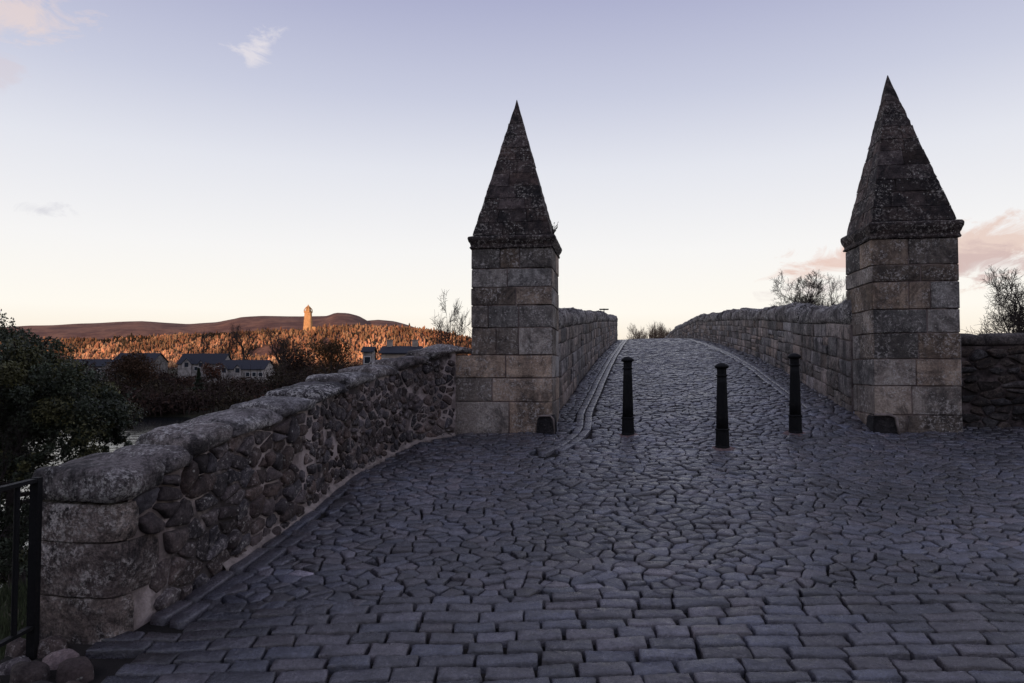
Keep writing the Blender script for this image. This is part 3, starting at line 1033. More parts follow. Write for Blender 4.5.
# ------------------------------------------------------------------ pillars with pyramid tops
ROT = R(-8.5)
def pillar(fr_corner, width, depth, zbase, zc, zcorn, zapex, label, seed, extra_left=0.0, guard=False, tintk=1.0, lean=0.0):
    """fr_corner: (x, y) of the front corner beside the road; built in local axes then turned by ROT"""
    r = random.Random(seed)
    ca, sa = math.cos(ROT), math.sin(ROT)
    fx, fy, which = fr_corner
    ex, ey = Vector((ca, sa)), Vector((-sa, ca))
    corner = Vector((fx, fy))
    c = corner + ey * depth / 2 + ex * (width / 2 if which == 'L' else -width / 2)
    xf = lambda p: (c.x + p[0] * ca - p[1] * sa, c.y + p[0] * sa + p[1] * ca, p[2])
    root = thing('stone_pillar', (c.x, c.y, zbase), label, 'pillar')
    hw, hd = width / 2, depth / 2
    # core, a little behind the joints
    mb = MB()
    mb.box(-hw + .012, hw - .012, -hd + .012, hd - .012, zbase - .3, zcorn - .005, (.85, .8, .78), xf)
    mb.build('mortar_core', M_mortar, root)
    mb = MB()
    dT = .16
    rings = lambda w: [(0, -.10), (.0035, w - .010), (.010, w - .002), (.035, w)]
    for j in range(len(zc) - 1):
        z0, z1 = zc[j], zc[j + 1]
        low = j < 4
        faces = [(-hw, hw, lambda u, v, w: xf((u, -hd - w, v))), (-hd, hd, lambda u, v, w: xf((hw + w, u, v))),
                 (-hw, hw, lambda u, v, w: xf((-u, hd + w, v))), (-hd, hd, lambda u, v, w: xf((-hw - w, -u, v)))]
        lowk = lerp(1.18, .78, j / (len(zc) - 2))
        for k, (a, b, fm) in enumerate(faces):
            if k == 0 and extra_left and j < 3: a = a - extra_left * (1.0, .8, .75)[j]
            n = r.choice((2, 2, 3)) if k == 0 else r.choice((1, 2))
            cuts = [a] + sorted(lerp(a, b, (i + 1) / n + (r.random() - .5) * .28) for i in range(n - 1)) + [b]
            for u0, u1 in zip(cuts, cuts[1:]):
                e0 = .004
                s = lambda: (r.random() - .5) * .006
                um, vm = (u0 + u1) / 2, (z0 + z1) / 2
                lo_, hi_ = z0 + e0, z1 - e0
                A, B = u0 + e0 * (u0 != a), u1 - e0 * (u1 != b)
                p = [(A, lo_ + s()), (um, lo_ + s()), (B, lo_ + s()), (B + s(), vm), (B, hi_ + s()), (um, hi_ + s()), (A, hi_ + s()), (A + s(), vm)]
                w = .004 + .010 * r.random()
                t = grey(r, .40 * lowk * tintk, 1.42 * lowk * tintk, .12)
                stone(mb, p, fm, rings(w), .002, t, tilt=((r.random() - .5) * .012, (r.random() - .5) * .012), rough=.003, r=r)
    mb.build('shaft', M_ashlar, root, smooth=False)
    # moulded cornice
    mb = MB()
    z = zc[-1]
    H = zcorn - z
    pr = [(-.02, 0), (.022, 0), (.030, .02 * H / .2), (.018, .04 * H / .2), (.015, .06 * H / .2), (.028, .085 * H / .2), (.040, .11 * H / .2), (.052, .14 * H / .2), (.055, .165 * H / .2), (.050, .19 * H / .2), (.035, .205 * H / .2), (-.06, .235 * H / .2)]
    def ring(o, zz, jit=.004, n=9):
        out = []
        X, Y = hw + o, hd + o
        cor = [(-X, -Y), (X, -Y), (X, Y), (-X, Y)]
        for q in range(4):
            a, b = cor[q], cor[(q + 1) % 4]
            for i in range(n):
                t = i / n
                out.append((lerp(a[0], b[0], t) + (r.random() - .5) * jit, lerp(a[1], b[1], t) + (r.random() - .5) * jit, zz + (r.random() - .5) * jit))
        return out
    rr = [[mb.vert(xf(p), (.85, .85, .85)) for p in ring(o, z + dz, .009)] for o, dz in pr]
    for a, b in zip(rr, rr[1:]):
        for k in range(len(a)): mb.face(a[k], a[(k + 1) % len(a)], b[(k + 1) % len(a)], b[k])
    mb.face(*rr[-1])
    mb.build('cornice', M_spire, root, smooth=False)
    # pyramid, course by course
    mb = MB()
    zb = z + H * 1.12
    hw2, hd2 = hw - .012, hd - .012
    Ht = zapex - zb
    nc = 9
    lv = [0]
    for i in range(nc): lv.append(lv[-1] + (1.0 + .25 * (r.random() - .5)))
    lv = [x / (lv[-1] * 1.22) for x in lv] + [1.0]
    for i, (f0, f1) in enumerate(zip(lv, lv[1:])):
        last = i == len(lv) - 2
        zz0, zz1 = zb + Ht * f0, zb + Ht * f1 - (0 if last else .006)
        for q in range(4):
            n = (2 if f0 < .62 else 1) if not last else 1
            if f0 < .2: n = 3
            cuts = [0] + [(k + 1) / n + (r.random() - .5) * .22 for k in range(n - 1)] + [1]
            for c0, c1 in zip(cuts, cuts[1:]):
                def fm(u, v, w):
                    k0 = 1 - v
                    X, Y = hw2 * k0 + w, hd2 * k0 + w
                    X, Y = max(X, .004), max(Y, .004)
                    cor = [(-X, -Y), (X, -Y), (X, Y), (-X, Y)]
                    a, b = cor[q], cor[(q + 1) % 4]
                    return xf((lerp(a[0], b[0], u) + lean * v, lerp(a[1], b[1], u), zb + Ht * v))
                w = .006 * r.random()
                t = grey(r, .45, 1.7, .08)
                g = 0.004
                k0 = max(.12, 1 - f0)
                e = .004 / (2 * hw2 * k0)
                v0, v1 = f0 + .0016, f1 - (.0 if last else .0016)
                A, B = c0 + (e if c0 > 0 else 0), c1 - (e if c1 < 1 else 0)
                pts = [(A, v0), (B, v0), (B, v1), (A, v1)]
                back = [mb.vert(fm(u, v, -.03), t) for u, v in pts]
                fr_ = []
                m = 5
                grid = [[mb.vert(fm(lerp(A, B, ii / m), lerp(v0, v1, jj / 3), w + (r.random() - .5) * .011 * (0 if last and jj == 3 else 1)), t) for ii in range(m + 1)] for jj in range(4)]
                for jj in range(3):
                    for ii in range(m): mb.face(grid[jj][ii], grid[jj][ii + 1], grid[jj + 1][ii + 1], grid[jj + 1][ii])
                mb.face(back[0], back[1], *reversed(grid[0])); 
                mb.face(back[3], *grid[3], back[2])
                mb.face(back[0], *[grid[jj][0] for jj in range(4)], back[3])
                mb.face(back[1], back[2], *[grid[jj][m] for jj in (3, 2, 1, 0)])
    mb.build('spire', M_spire, root, smooth=False)
    # wheel-guard stone at the foot of the road-side corner
    mb = MB()
    gx = hw if which == 'R' else -hw
    s = 1 if which == 'R' else -1
    gh = .31 if which == 'R' else .28
    ol = [(gx - s * .22, -hd - .015), (gx - s * .10, -hd - .07), (gx + s * .02, -hd - .07), (gx + s * .06, -hd - .02), (gx + s * .06, -hd + .12), (gx + s * .015, -hd + .26), (gx - s * .1, -hd + .2)]
    if s < 0: ol = [(gx - .03, -hd - .02), (gx - .03, -hd + .24), (gx + .05, -hd + .2), (gx + .26, -hd - .02 + .1), (gx + .26, -hd - .045), (gx + .06, -hd - .05)]
    rr = []
    for k, (zz, sc) in enumerate(((-.12, 1.06), (.0, 1.04), (gh * .55, .98), (gh * .85, .9), (gh, .7))):
        cx_, cy_ = gx - s * .06, -hd + .06
        rr.append([mb.vert(xf((cx_ + (a - cx_) * sc, cy_ + (b - cy_) * sc, zbase + .1 + zz + .01 * nz(a * 9, b * 9, k))), (1, 1, 1)) for a, b in ol])
    for a, b in zip(rr, rr[1:]):
        for k in range(len(ol)): mb.face(a[k], b[k], b[(k + 1) % len(ol)], a[(k + 1) % len(ol)])
    mb.face(*reversed(rr[-1]))
    mb.build('guard_stone', M_guard, root, smooth=False)
    mb = MB()
    zt_ = zbase + .1 + gh
    if s > 0:
        ws, we = gx - .22 * s, gx + .03
        mb.tube([xf((hw - .03 - 1.02 * width, -hd - .055, zt_ - .01)) if False else xf((gx - .20, -hd - .05, zt_ - .02)), xf((gx - .02, -hd - .06, zt_ - .01)), xf((gx + .02, -hd - .05, zt_ - .06)), xf((gx + .035, -hd - .05, zbase + .12))], [.012, .016, .016, .012], 6)
    else:
        mb.tube([xf((gx - .02, -hd - .045, zt_ - .005)), xf((gx + .16, -hd - .05, zt_ + .0)), xf((gx + .24, -hd - .055, zt_ - .03)), xf((gx + .275, -hd - .06, zbase + .12))], [.016, .020, .022, .016], 6)
    mb.build('mortar_edge', M_fillet, root, smooth=True)
    # pale threshold slab along the foot
    if extra_left:
        mb = MB()
        p = [(-.08, -hd - .10), (hw - .10, -hd - .09), (hw - .12, -hd - .005), (-.08, -hd - .005)]
        stone(mb, chaikin(p, .06), lambda u, v, w: xf((u, v, zbase + .135 + w)), [(0, -.2), (.004, -.01), (.015, 0), (.03, .002)], 0, (1.3, 1.25, 1.2), r=r)
        o = mb.build('foot_slab', M_fillet, root)
    return root, xf
M_guard = stone_mat('guard_stone', (.018, .016, .017), (.035, .03, .03), lich_amt=.25, lich_lo=.66, grime=.5, spots=0)

yL = 9.85
zcL = [zpix(p, 9.9) for p in (440, 402, 378, 355, 327.6, 305, 287, 268, 247.5)]
cL = at(552, 340, yL)
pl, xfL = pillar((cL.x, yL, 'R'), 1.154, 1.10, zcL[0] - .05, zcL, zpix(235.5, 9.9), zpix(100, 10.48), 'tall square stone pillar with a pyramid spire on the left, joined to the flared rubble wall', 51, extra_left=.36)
yR = 9.30
zcR = [zpix(p, 9.22) for p in (440, 415, 386, 359, 333, 309, 281.5, 264.5, 238)]
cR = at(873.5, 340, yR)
pr_, xfR = pillar((cR.x, yR, 'L'), 1.07, 1.08, zcR[0] - .05, zcR, zpix(222, 9.22), zpix(76, 9.79), 'tall square stone pillar with a pyramid spire on the right, beside the dark rubble wall', 52, tintk=.85, lean=-.10)

# sprig growing from the left pillar's cornice
def sprig():
    r = random.Random(3)
    base = Vector(at(553, 236, 9.95))
    root = thing('sprig', base, 'small leafy sprig growing out of the left pillar\'s cornice', 'plant')
    mb, ml = MB(), MB()
    for k in range(9):
        d = Vector((r.uniform(-.2, .6), r.uniform(-.5, .3), 1)).normalized()
        L = .10 + .14 * r.random()
        tip = base + d * L
        mb.tube([base, base + d * L * .6 + Vector((0, 0, .01)), tip], [.004, .003, .001], 4)
        for q in range(6):
            c = base + d * L * (.4 + .6 * r.random())
            a = Vector((r.gauss(0, 1), r.gauss(0, 1), r.gauss(0, 1))).normalized() * .016
            b = a.cross(Vector((r.gauss(0, 1), r.gauss(0, 1), 1))).normalized() * .009
            ml.quad(c - a, c - b, c + a, c + b)
    mb.build('stem', M_bark, root); ml.build('foliage', M_leaf, root)
sprig()

# ---- dark rubble wall on the right
def right_wall():
    r = random.Random(61)
    a = Vector(xfR((.55, -.30, 0)))
    pts = []
    for i in range(14):
        x = a.x - .03 + i * .5
        y = a.y + .02 - i * .045
        pts.append((x, y, G(x, y) - .06, zpix(345.5, a.y) + .006 * i))
    path = Path(pts, 1)
    root = thing('rubble_wall', pts[0][:3], 'dark rubble stone wall running right from the right pillar', 'wall')
    mb = MB(); sweep(mb, path, .45, .4, tint=(.42, .40, .40)); mb.build('mortar_core', M_mortar, root)
    mb = MB(); rubble_face(mb, path, .20, .105, .75, r, 0, path.L, lo=.4, hi=1.5, out=.035, drop=.14, gap=.013); mb.build('rubble_facing', M_dark_rubble, root, smooth=True)
    u = 0
    while u < path.L - .1:
        L = .45 + .3 * r.random()
        coping(path, u, min(u + L, path.L), .45, .15, .02, 'coping_stone', M_dark_rubble, root, r, grey(r, .8, 1.6, .05), seg=6, seed=u, noise=.02, endr=.08)
        u += L
right_wall()

# ------------------------------------------------------------------ bollards
def bollard(px, py, label, h=1.06):
    g = on_ground(px, py)
    root = thing('bollard', g, label, 'bollard', 'black iron bollards across the bridge entrance')
    n = 24
    mb = MB(); mb.lathe([(0.0904, -.12), (0.0904, .012), (0.0825, .03), (0.0798, .205), (0.0758, .215)], g, n); mb.build('base', M_iron, root, smooth=False)
    mb = MB(); mb.lathe([(0.0771, .214), (0.0878, .219), (0.0904, .228), (0.0878, .237), (0.0758, .242)], g, n); mb.build('collar', M_iron, root)
    mb = MB(); mb.lathe([(0.0745, .240), (0.0712, .40), (0.0652, .62), (0.0599, .80), (0.0579, .885)], g, n); mb.build('shaft', M_iron, root, smooth=True)
    mb = MB(); mb.lathe([(0.0585, .884), (0.0678, .890), (0.0705, .898), (0.0678, .907), (0.0572, .912)], g, n); mb.build('collar', M_iron, root)
    mb = MB(); mb.lathe([(0.0565, .91), (0.0572, .975), (0.0638, .985), (0.0825, .995), (0.0878, 1.006), (0.0851, 1.018), (0.0665, 1.034), (0.0399, 1.050), (0.0133, 1.058)], g, n); mb.build('cap', M_iron, root, smooth=False)
    # broken mortar packed round the foot
    mb = MB()
    r = random.Random(int(px))
    rr = []
    for rad, z in ((.088, .012), (.115, .006), (.15, -.012)):
        rr.append([mb.vert((g.x + (rad + (.05 * r.random() if rad > .12 else 0)) * math.cos(k * .3927), g.y + (rad + (.03 * r.random() if rad > .12 else 0)) * math.sin(k * .3927),
                            G(g.x + rad * math.cos(k * .3927), g.y + rad * math.sin(k * .3927)) + z)) for k in range(16)])
    for a, b in zip(rr, rr[1:]):
        for k in range(16): mb.face(a[k], b[k], b[(k + 1) % 16], a[(k + 1) % 16])
    mb.build('mortar_collar', M_collar, root)
M_collar = simple('red_mortar', (.17, .115, .11), .95, .2, .4, 14, .01)
bollard(628, 435, 'black iron bollard nearest the left pillar, beside the stone channel')
bollard(722.5, 448, 'black iron bollard in the middle of the road, the nearest of the three')
bollard(795.5, 433, 'black iron bollard nearest the right pillar')

# ------------------------------------------------------------------ railing at the left edge
def railing():
    x = -2.815
    yA, yB = 4.17, 1.2
    g = G(-2.84, yA)
    root = thing('railing', (x, yA, g), 'black iron railing with upright bars, fixed to the near end of the rubble wall', 'railing')
    zt = zpix(479.5, yA); zb_ = zpix(626, yA)
    sl = 0.0
    mb = MB(); mb.box(x - .024, x + .024, yA - .022, yA + .022, g - .25, zt + .012); mb.build('post', M_iron, root)
    mb = MB(); mb.box(x - .024, x + .024, yB - .022, yB + .022, g - .25, zt + .012); mb.build('post', M_iron, root)
    mb = MB(); mb.box(x - .022, x + .022, yB + .024, yA - .024, zt - .014, zt + .008); mb.build('top_rail', M_iron, root)
    mb = MB(); mb.box(x - .018, x + .018, yB + .024, yA - .024, zb_ - .012, zb_ + .008); mb.build('bottom_rail', M_iron, root)
    y = yA - .16
    while y > yB + .1:
        mb = MB(); mb.tube([(x, y, zb_ + .010), (x, y, zt - .016)], .0155, 8); mb.build('bar', M_iron, root)
        y -= .155
railing()

# ------------------------------------------------------------------ terrain, river, hills
ridge_px = [(-2200, 338), (-900, 334), (-300, 331), (0, 328.5), (30, 326.5), (88, 325), (143, 322.4), (187, 324.8), (217, 323), (240, 318.5), (262, 317), (300, 317.5), (327, 317), (335, 314), (347, 314.5), (358, 317),
            (367, 322), (378, 321), (394, 322.5), (405, 325), (420, 330), (470, 338), (520, 345), (700, 352), (1300, 352), (2600, 350)]
craig_px = [(-2200, 352), (-300, 347), (0, 344), (100, 342), (200, 338), (260, 334.5), (300, 331.5), (330, 330), (380, 329.5), (408, 331), (440, 335), (480, 343), (540, 353), (620, 361), (1300, 362), (2600, 362)]
def pl_interp(pts, x):
    return float(np.interp(x, [p[0] for p in pts], [p[1] for p in pts]))
def hill(X, Y):
    if Y < 900: return 0.0
    px = 512 + F * X / Y
    z = 0.0
    zc = zpix(pl_interp(craig_px, px), 1950) + 5
    k = sstep(1540, 1945, Y) if Y < 1945 else 1 - .45 * sstep(1960, 2500, Y)
    z = max(z, zc * k + (6 * nz(X * .006, Y * .006) + 3 * nz(X * .02, Y * .02)) * sstep(1500, 1600, Y) * k)
    zr = zpix(pl_interp(ridge_px, px), 4600) + 5
    k2 = sstep(2400, 4600, Y) if Y < 4600 else 1 - sstep(4700, 9000, Y)
    z = max(z, zr * k2 + (18 * nz(X * .0022, Y * .0022) + 9 * nz(X * .007, Y * .007)) * k2 * (1 - .7 * sstep(4000, 4500, Y)))
    return z
SHADE_MOUND = 128.0  # height of an unseen ridge behind the camera, added to shade the foreground
def T(X, Y):
    # near bank, river and far bank
    yf = 100 + .12 * X
    near = -2.25
    if X < -3.2: near = max(-9.0, -1.95 - .30 * (-3.2 - X) - .02 * max(0, Y))
    if X > 12: near = -2.0
    if Y > 10: near = lerp(near, -9.0, sstep(11, 24, Y))
    if X > 16: near = lerp(near, -2.6, sstep(17, 30, X))
    z = near
    if Y > 60: z = lerp(near, lerp(-6.7, -4.7, sstep(yf, yf + 50, Y)) + .4 * nz(X * .02, Y * .02) + .25 * nz(X * .15, Y * .15), sstep(yf - 6, yf + 4, Y))
    if Y > 900: z = lerp(z, -4 + hill(X, Y), sstep(1300, 1560, Y))
    if Y < -60:  # added ridge out of view, keeps low sun off the near ground
        m = sstep(-90, -480, Y) if Y > -480 else (1 - .5 * sstep(-600, -1500, Y))
        z = lerp(z, SHADE_MOUND + 9 * nz(X * .004, 5.5) + 5 * nz(X * .015, Y * .01), m * (1 - sstep(2200, 3600, abs(X))))
        if X < -3.2 and Y > -120: pass
    return z + .05 * nz(X * .8, Y * .8)

def terrain():
    mb = MB()
    ang = list(np.linspace(-62, 62, 430)) + list(np.linspace(62, 298, 130))[1:-1]
    rad = [.6]
    while rad[-1] < 12000:
        r_ = rad[-1]
        step = max(.35, r_ * .05)
        if 1400 < r_ < 2100: step = 26
        elif 2100 <= r_ < 4800: step = 110
        rad.append(r_ + step)
    rows = []
    c = mb.vert((0, 0, T(0, 0)))
    for r_ in rad:
        row = []
        for a in ang:
            x, y = r_ * math.sin(R(a)), r_ * math.cos(R(a))
            row.append(mb.vert((x, y, T(x, y))))
        rows.append(row)
    n = len(ang)
    for k in range(n): mb.face(c, rows[0][(k + 1) % n], rows[0][k])
    for a, b in zip(rows, rows[1:]):
        for k in range(n): mb.face(a[k], a[(k + 1) % n], b[(k + 1) % n], b[k])
    o = mb.build('terrain', M_terrain, smooth=True)
    tag(o, kind='structure')
    mb = MB()
    mb.quad((-900, -30, -7), (900, -30, -7), (900, 240, -7), (-900, 240, -7))
    o = mb.build('river', M_water)
    tag(o, kind='structure')
terrain()

def woodland():
    r = random.Random(77)
    mb = MB()
    n = 0
    tries = 0
    while n < 26000 and tries < 110000:
        tries += 1
        Y = 1560 + 560 * r.random() ** 1.15
        px = r.uniform(-260, 640)
        X = (px - 512) / F * Y
        if px > 470 and r.random() < .5: continue
        d = nz(X * .006, Y * .006, 4)
        if d < -.28 and px < 330: continue
        z = T(X, Y)
        if abs(px - 308) < 9 and Y > 1870 and Y < 1990: continue
        h = (5 + 7 * r.random() + 10 * r.random() ** 6) * (1.0 if Y < 1920 else .7)
        w = 1.3 + 2.2 * r.random()
        conif = r.random() < .05 + .75 * sstep(.08, .38, nz(X * .006, Y * .004, 8)) + .25 * sstep(1880, 1960, Y)
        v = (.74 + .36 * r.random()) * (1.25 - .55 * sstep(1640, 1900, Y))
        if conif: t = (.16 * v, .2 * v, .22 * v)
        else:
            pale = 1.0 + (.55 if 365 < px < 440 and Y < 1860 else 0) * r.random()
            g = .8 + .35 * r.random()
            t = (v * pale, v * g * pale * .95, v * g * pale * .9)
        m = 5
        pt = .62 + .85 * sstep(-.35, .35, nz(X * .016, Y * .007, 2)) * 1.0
        t = tuple(x * pt for x in t)
        ring1 = []
        ph = r.random() * 6
        b = mb.vert((X, Y, z - 1), t)
        for zz, ww in ((.25, .75), (.58, 1.0), (.86, .62)):
            ring1.append([mb.vert((X + w * ww * (.65 + .6 * r.random()) * math.cos(ph + k * 2 * math.pi / m), Y + w * ww * (.65 + .6 * r.random()) * math.sin(ph + k * 2 * math.pi / m), z + h * (zz + .14 * (r.random() - .5))), t) for k in range(m)])
        tp = mb.vert((X + w * .3 * (r.random() - .5), Y, z + h), t)
        for k in range(m):
            k2 = (k + 1) % m
            mb.face(b, ring1[0][k2], ring1[0][k])
            for q_ in (0, 1): mb.face(ring1[q_][k], ring1[q_][k2], ring1[q_ + 1][k2], ring1[q_ + 1][k])
            mb.face(ring1[2][k], ring1[2][k2], tp)
        n += 1
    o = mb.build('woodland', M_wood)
    tag(o, 'sunlit orange autumn woodland covering the hillside below the tower', 'woodland', kind='stuff')
woodland()

# ---- tower on the wooded hill
def tower():
    Y = 1930
    b = at(308, 330, Y)
    z0 = T(b.x, Y) - 3
    z0 = min(z0, b.z)
    s = Y / F
    top = at(308, 304.5, Y).z
    H = top - b.z
    root = thing('stone_tower', (b.x, Y, z0), 'tall sunlit sandstone tower standing on the wooded hill', 'tower')
    X = b.x
    ca, sa = math.cos(.5), math.sin(.5)
    def sq(mb, levels, t=(1, 1, 1), n=4, rot=.5):
        rr = []
        for w, z in levels:
            rr.append([mb.vert((X + w * math.cos(rot + k * 2 * math.pi / n), Y + w * math.sin(rot + k * 2 * math.pi / n), z), t) for k in range(n)])
        for a, q in zip(rr, rr[1:]):
            for k in range(n): mb.face(a[k], a[(k + 1) % n], q[(k + 1) % n], q[k])
        mb.face(*rr[-1])
    bz = b.z
    mb = MB(); sq(mb, [(14.5, z0 - 4), (13.2, bz + H * .10), (12.4, bz + H * .14), (11.2, bz + H * .4), (10.2, bz + H * .66), (12.2, bz + H * .69), (12.2, bz + H * .73), (9.4, bz + H * .74)]); mb.build('shaft', M_tower, root)
    mb = MB()
    for k in range(4):
        a = .5 + k * math.pi / 2
        mb.tube([(X + 10.6 * math.cos(a), Y + 10.6 * math.sin(a), bz + H * .73), (X + 10.6 * math.cos(a), Y + 10.6 * math.sin(a), bz + H * .79), (X + 8.5 * math.cos(a), Y + 8.5 * math.sin(a), bz + H * .84), (X + 2.5 * math.cos(a), Y + 2.5 * math.sin(a), bz + H * .93)], [1.6, 1.4, 1.3, 1.0], 6)
        a += math.pi / 4
        mb.tube([(X + 8 * math.cos(a), Y + 8 * math.sin(a), bz + H * .73), (X + 7 * math.cos(a), Y + 7 * math.sin(a), bz + H * .83), (X + 2 * math.cos(a), Y + 2 * math.sin(a), bz + H * .93)], [1.4, 1.2, 1.0], 6)
    sq(mb, [(8.0, bz + H * .735), (7.2, bz + H * .82), (3.2, bz + H * .90), (2.6, bz + H * .94), (1.8, bz + H * .96), (.4, bz + H)], n=8)
    mb.build('crown', M_tower, root)
    mb = MB()
    a = -2.1
    mb.tube([(X + 14 * math.cos(-.9), Y + 14 * math.sin(-.9), z0 - 3), (X + 12.4 * math.cos(-.9), Y + 12.4 * math.sin(-.9), bz + H * .62), (X + 12 * math.cos(-.9), Y + 12 * math.sin(-.9), bz + H * .70)], [4.2, 3.6, .4], 8)
    mb.build('stair_turret', M_tower, root)
    mb = MB()
    mb.box(X + 9, X + 23, Y - 9, Y + 6, z0 - 4, bz + H * .10); mb.box(X + 10, X + 22, Y - 7, Y + 4, bz + H * .10, bz + H * .125)
    mb.build('lodge', M_tower, root)
tower()

# ------------------------------------------------------------------ trees
def bare_tree(mb, base, H, r, spread=.55, levels=4, trunk=.3, rad=None, lean=(0, 0), up=.35, kids=(3, 5), minr=.008, first=.25):
    rad = rad or H * .028
    def grow(p, d, L, rd, lv):
        n = 4 if lv < 2 else 3
        pts, rs = [p.copy()], [rd]
        dd = d.copy()
        for k in range(n):
            dd = (dd + Vector((r.gauss(0, .2), r.gauss(0, .2), r.gauss(0, .14) + up * .12))).normalized()
            pts.append(pts[-1] + dd * L / n)
            rs.append(max(minr * .6, rd * (1 - .55 * (k + 1) / n)))
        mb.tube(pts, rs, 6 if rd > .08 else (4 if rd > .025 else 3), caps=False)
        if lv >= levels: return
        nk = r.randint(*kids) + (1 if lv >= levels - 2 else 0)
        for k in range(nk):
            f = first + (1 - first) * (k + .3 + .6 * r.random()) / nk if lv == 0 else .25 + .75 * (k + .5 * r.random()) / nk
            f = min(.999, f)
            i = min(n - 1, int(f * n)); q = pts[i].lerp(pts[i + 1], f * n - i)
            a = r.random() * 2 * math.pi
            base_d = (pts[i + 1] - pts[i]).normalized()
            side = base_d.cross(Vector((math.cos(a), math.sin(a), .3)))
            if side.length < .1: side = Vector((1, 0, 0))
            side.normalize()
            nd = (base_d * (1 - spread * .55) + side * spread * (.8 + .5 * r.random()) + Vector((0, 0, up * .4))).normalized()
            grow(q, nd, L * (.50 + .26 * r.random()) * (1 - .25 * f * (lv == 0)), max(minr, rs[i] * .58), lv + 1)
        if lv == 0 or r.random() < .8:
            grow(pts[-1], (dd + Vector((r.gauss(0, .2), r.gauss(0, .2), .1))).normalized(), L * .55, max(minr, rs[-1] * .85), lv + 1)
    grow(Vector(base), Vector((lean[0], lean[1], 1)).normalized(), H * trunk * 1.5, rad, 0)

def plant_bare(px, ytop, Y, label, seed, stems=1, group=None, mat=None, name='bare_tree', hw=None, **kw):
    r = random.Random(seed)
    X = (px - 512) / F * Y
    z = T(X, Y) - .1
    top = zpix(ytop, Y)
    H = top - z
    root = thing(name, (X, Y, z + .1), label, 'tree', group)
    tr, cr_ = MB(), MB()
    for s in range(stems):
        jt = .5 * min(1, Y / 90) ** 1.6
        o = Vector((X + (r.gauss(0, jt) if stems > 1 else 0), Y + (r.gauss(0, jt) if stems > 1 else 0), z))
        k = dict(kw)
        if stems > 1: k['lean'] = ((s - (stems - 1) / 2) * .17 + r.gauss(0, .04), r.gauss(0, .1))
        bare_tree(cr_, o, H * (1 if s == 0 else .7 + .25 * r.random()), r, **k)
    # rescale heights so that the tip meets the wanted height
    zs = max(v[2] for v in cr_.v)
    f = H / (zs - z)
    cr_.v = [(X + (v[0] - X) * f, Y + (v[1] - Y) * f, z + (v[2] - z) * f) for v in cr_.v]
    if hw:                               # keep the crown as broad, and as upright, as the tree stands
        xs_ = sorted(v[0] for v in cr_.v if v[2] > z + .35 * H)
        ys_ = sorted(v[1] for v in cr_.v if v[2] > z + .35 * H)
        a_, b_, ya_, yb_ = xs_[len(xs_) // 40], xs_[-len(xs_) // 40], ys_[len(ys_) // 40], ys_[-len(ys_) // 40]
        kx = 2 * hw / F * Y / (b_ - a_)
        ky = 2 * hw / F * Y / (yb_ - ya_)
        cx_, cy_ = (a_ + b_) / 2 - X, (ya_ + yb_) / 2 - Y
        def fix(v):
            t_ = min(1.0, max(0.0, (v[2] - z) / (.65 * H)))
            k1, k2 = lerp(1, kx, min(1, t_ * 3)), lerp(1, ky, min(1, t_ * 3))
            return (X + (v[0] - X - cx_ * t_) * k1, Y + (v[1] - Y - cy_ * t_) * k2, v[2])
        cr_.v = [fix(v) for v in cr_.v]
    # the lowest limb of the tree is its trunk: a thicker flare of its own
    tr.tube([(X, Y, z - .3), (X, Y, z + H * .01), (X, Y, z + H * .05)], [H * .034, H * .028, H * .024], 8)
    tr.build('trunk', mat or M_bark, root)
    cr_.build('crown', mat or M_bark, root)
    return root

plant_bare(464, 288, 14, 'small bare tree with fine upright twigs standing close behind the left pillar', 43, levels=5, spread=.75, minr=.0065, kids=(4, 5), first=.55, trunk=.36, up=.2, hw=32)
plant_bare(806, 269, 95, 'bare round crowned tree above the right parapet, farther from the right pillar', 6, levels=6, spread=.66, trunk=.26, minr=.017, kids=(3, 4), first=.35, up=.25, hw=22)
plant_bare(836, 272, 98, 'bare tree with twisted open limbs above the right parapet, touching the right pillar', 8, stems=2, levels=5, spread=.7, trunk=.28, minr=.018, kids=(3, 4), first=.3, up=.25, hw=19)
plant_bare(1026, 258, 60, 'dense bare tree above the dark rubble wall at the right edge', 9, levels=5, spread=.72, trunk=.28, minr=.016, kids=(4, 5), first=.25, up=.25, hw=38)
plant_bare(-46, 250, 13.5, 'pale bare tree at the left edge behind the dark evergreen tree', 10, levels=5, spread=.7, trunk=.3, minr=.0035, mat=M_bark, hw=52)
plant_bare(204, 328, 255, 'short bare tree between the white house and the low terrace', 12, levels=4, spread=.6, minr=.03, hw=9)
plant_bare(242, 322, 245, 'tallest bare tree rising above the low white terrace', 13, levels=4, spread=.55, minr=.03, hw=12)
plant_bare(283, 325, 240, 'broad bare tree standing below the sunlit tower', 14, stems=3, levels=4, spread=.6, minr=.03, hw=17)
plant_bare(229, 331, 260, 'slender bare tree behind the ridge of the white house', 15, levels=4, spread=.5, minr=.03, hw=8)
for k, (px, yt, sd) in enumerate(((636, 325, 21), (641, 322, 22), (646, 321, 23), (651, 320, 24), (656, 320.5, 25), (661, 322, 26), (666, 323, 27), (671, 327, 28))):
    plant_bare(px, yt, 170 + 3 * k, 'pale bare tree in the clump showing over the crest of the bridge', sd, levels=5, spread=.42, trunk=.34, minr=.022, kids=(3, 4), mat=M_bark_warm, group='bare trees beyond the crest of the bridge', first=.3, hw=9)

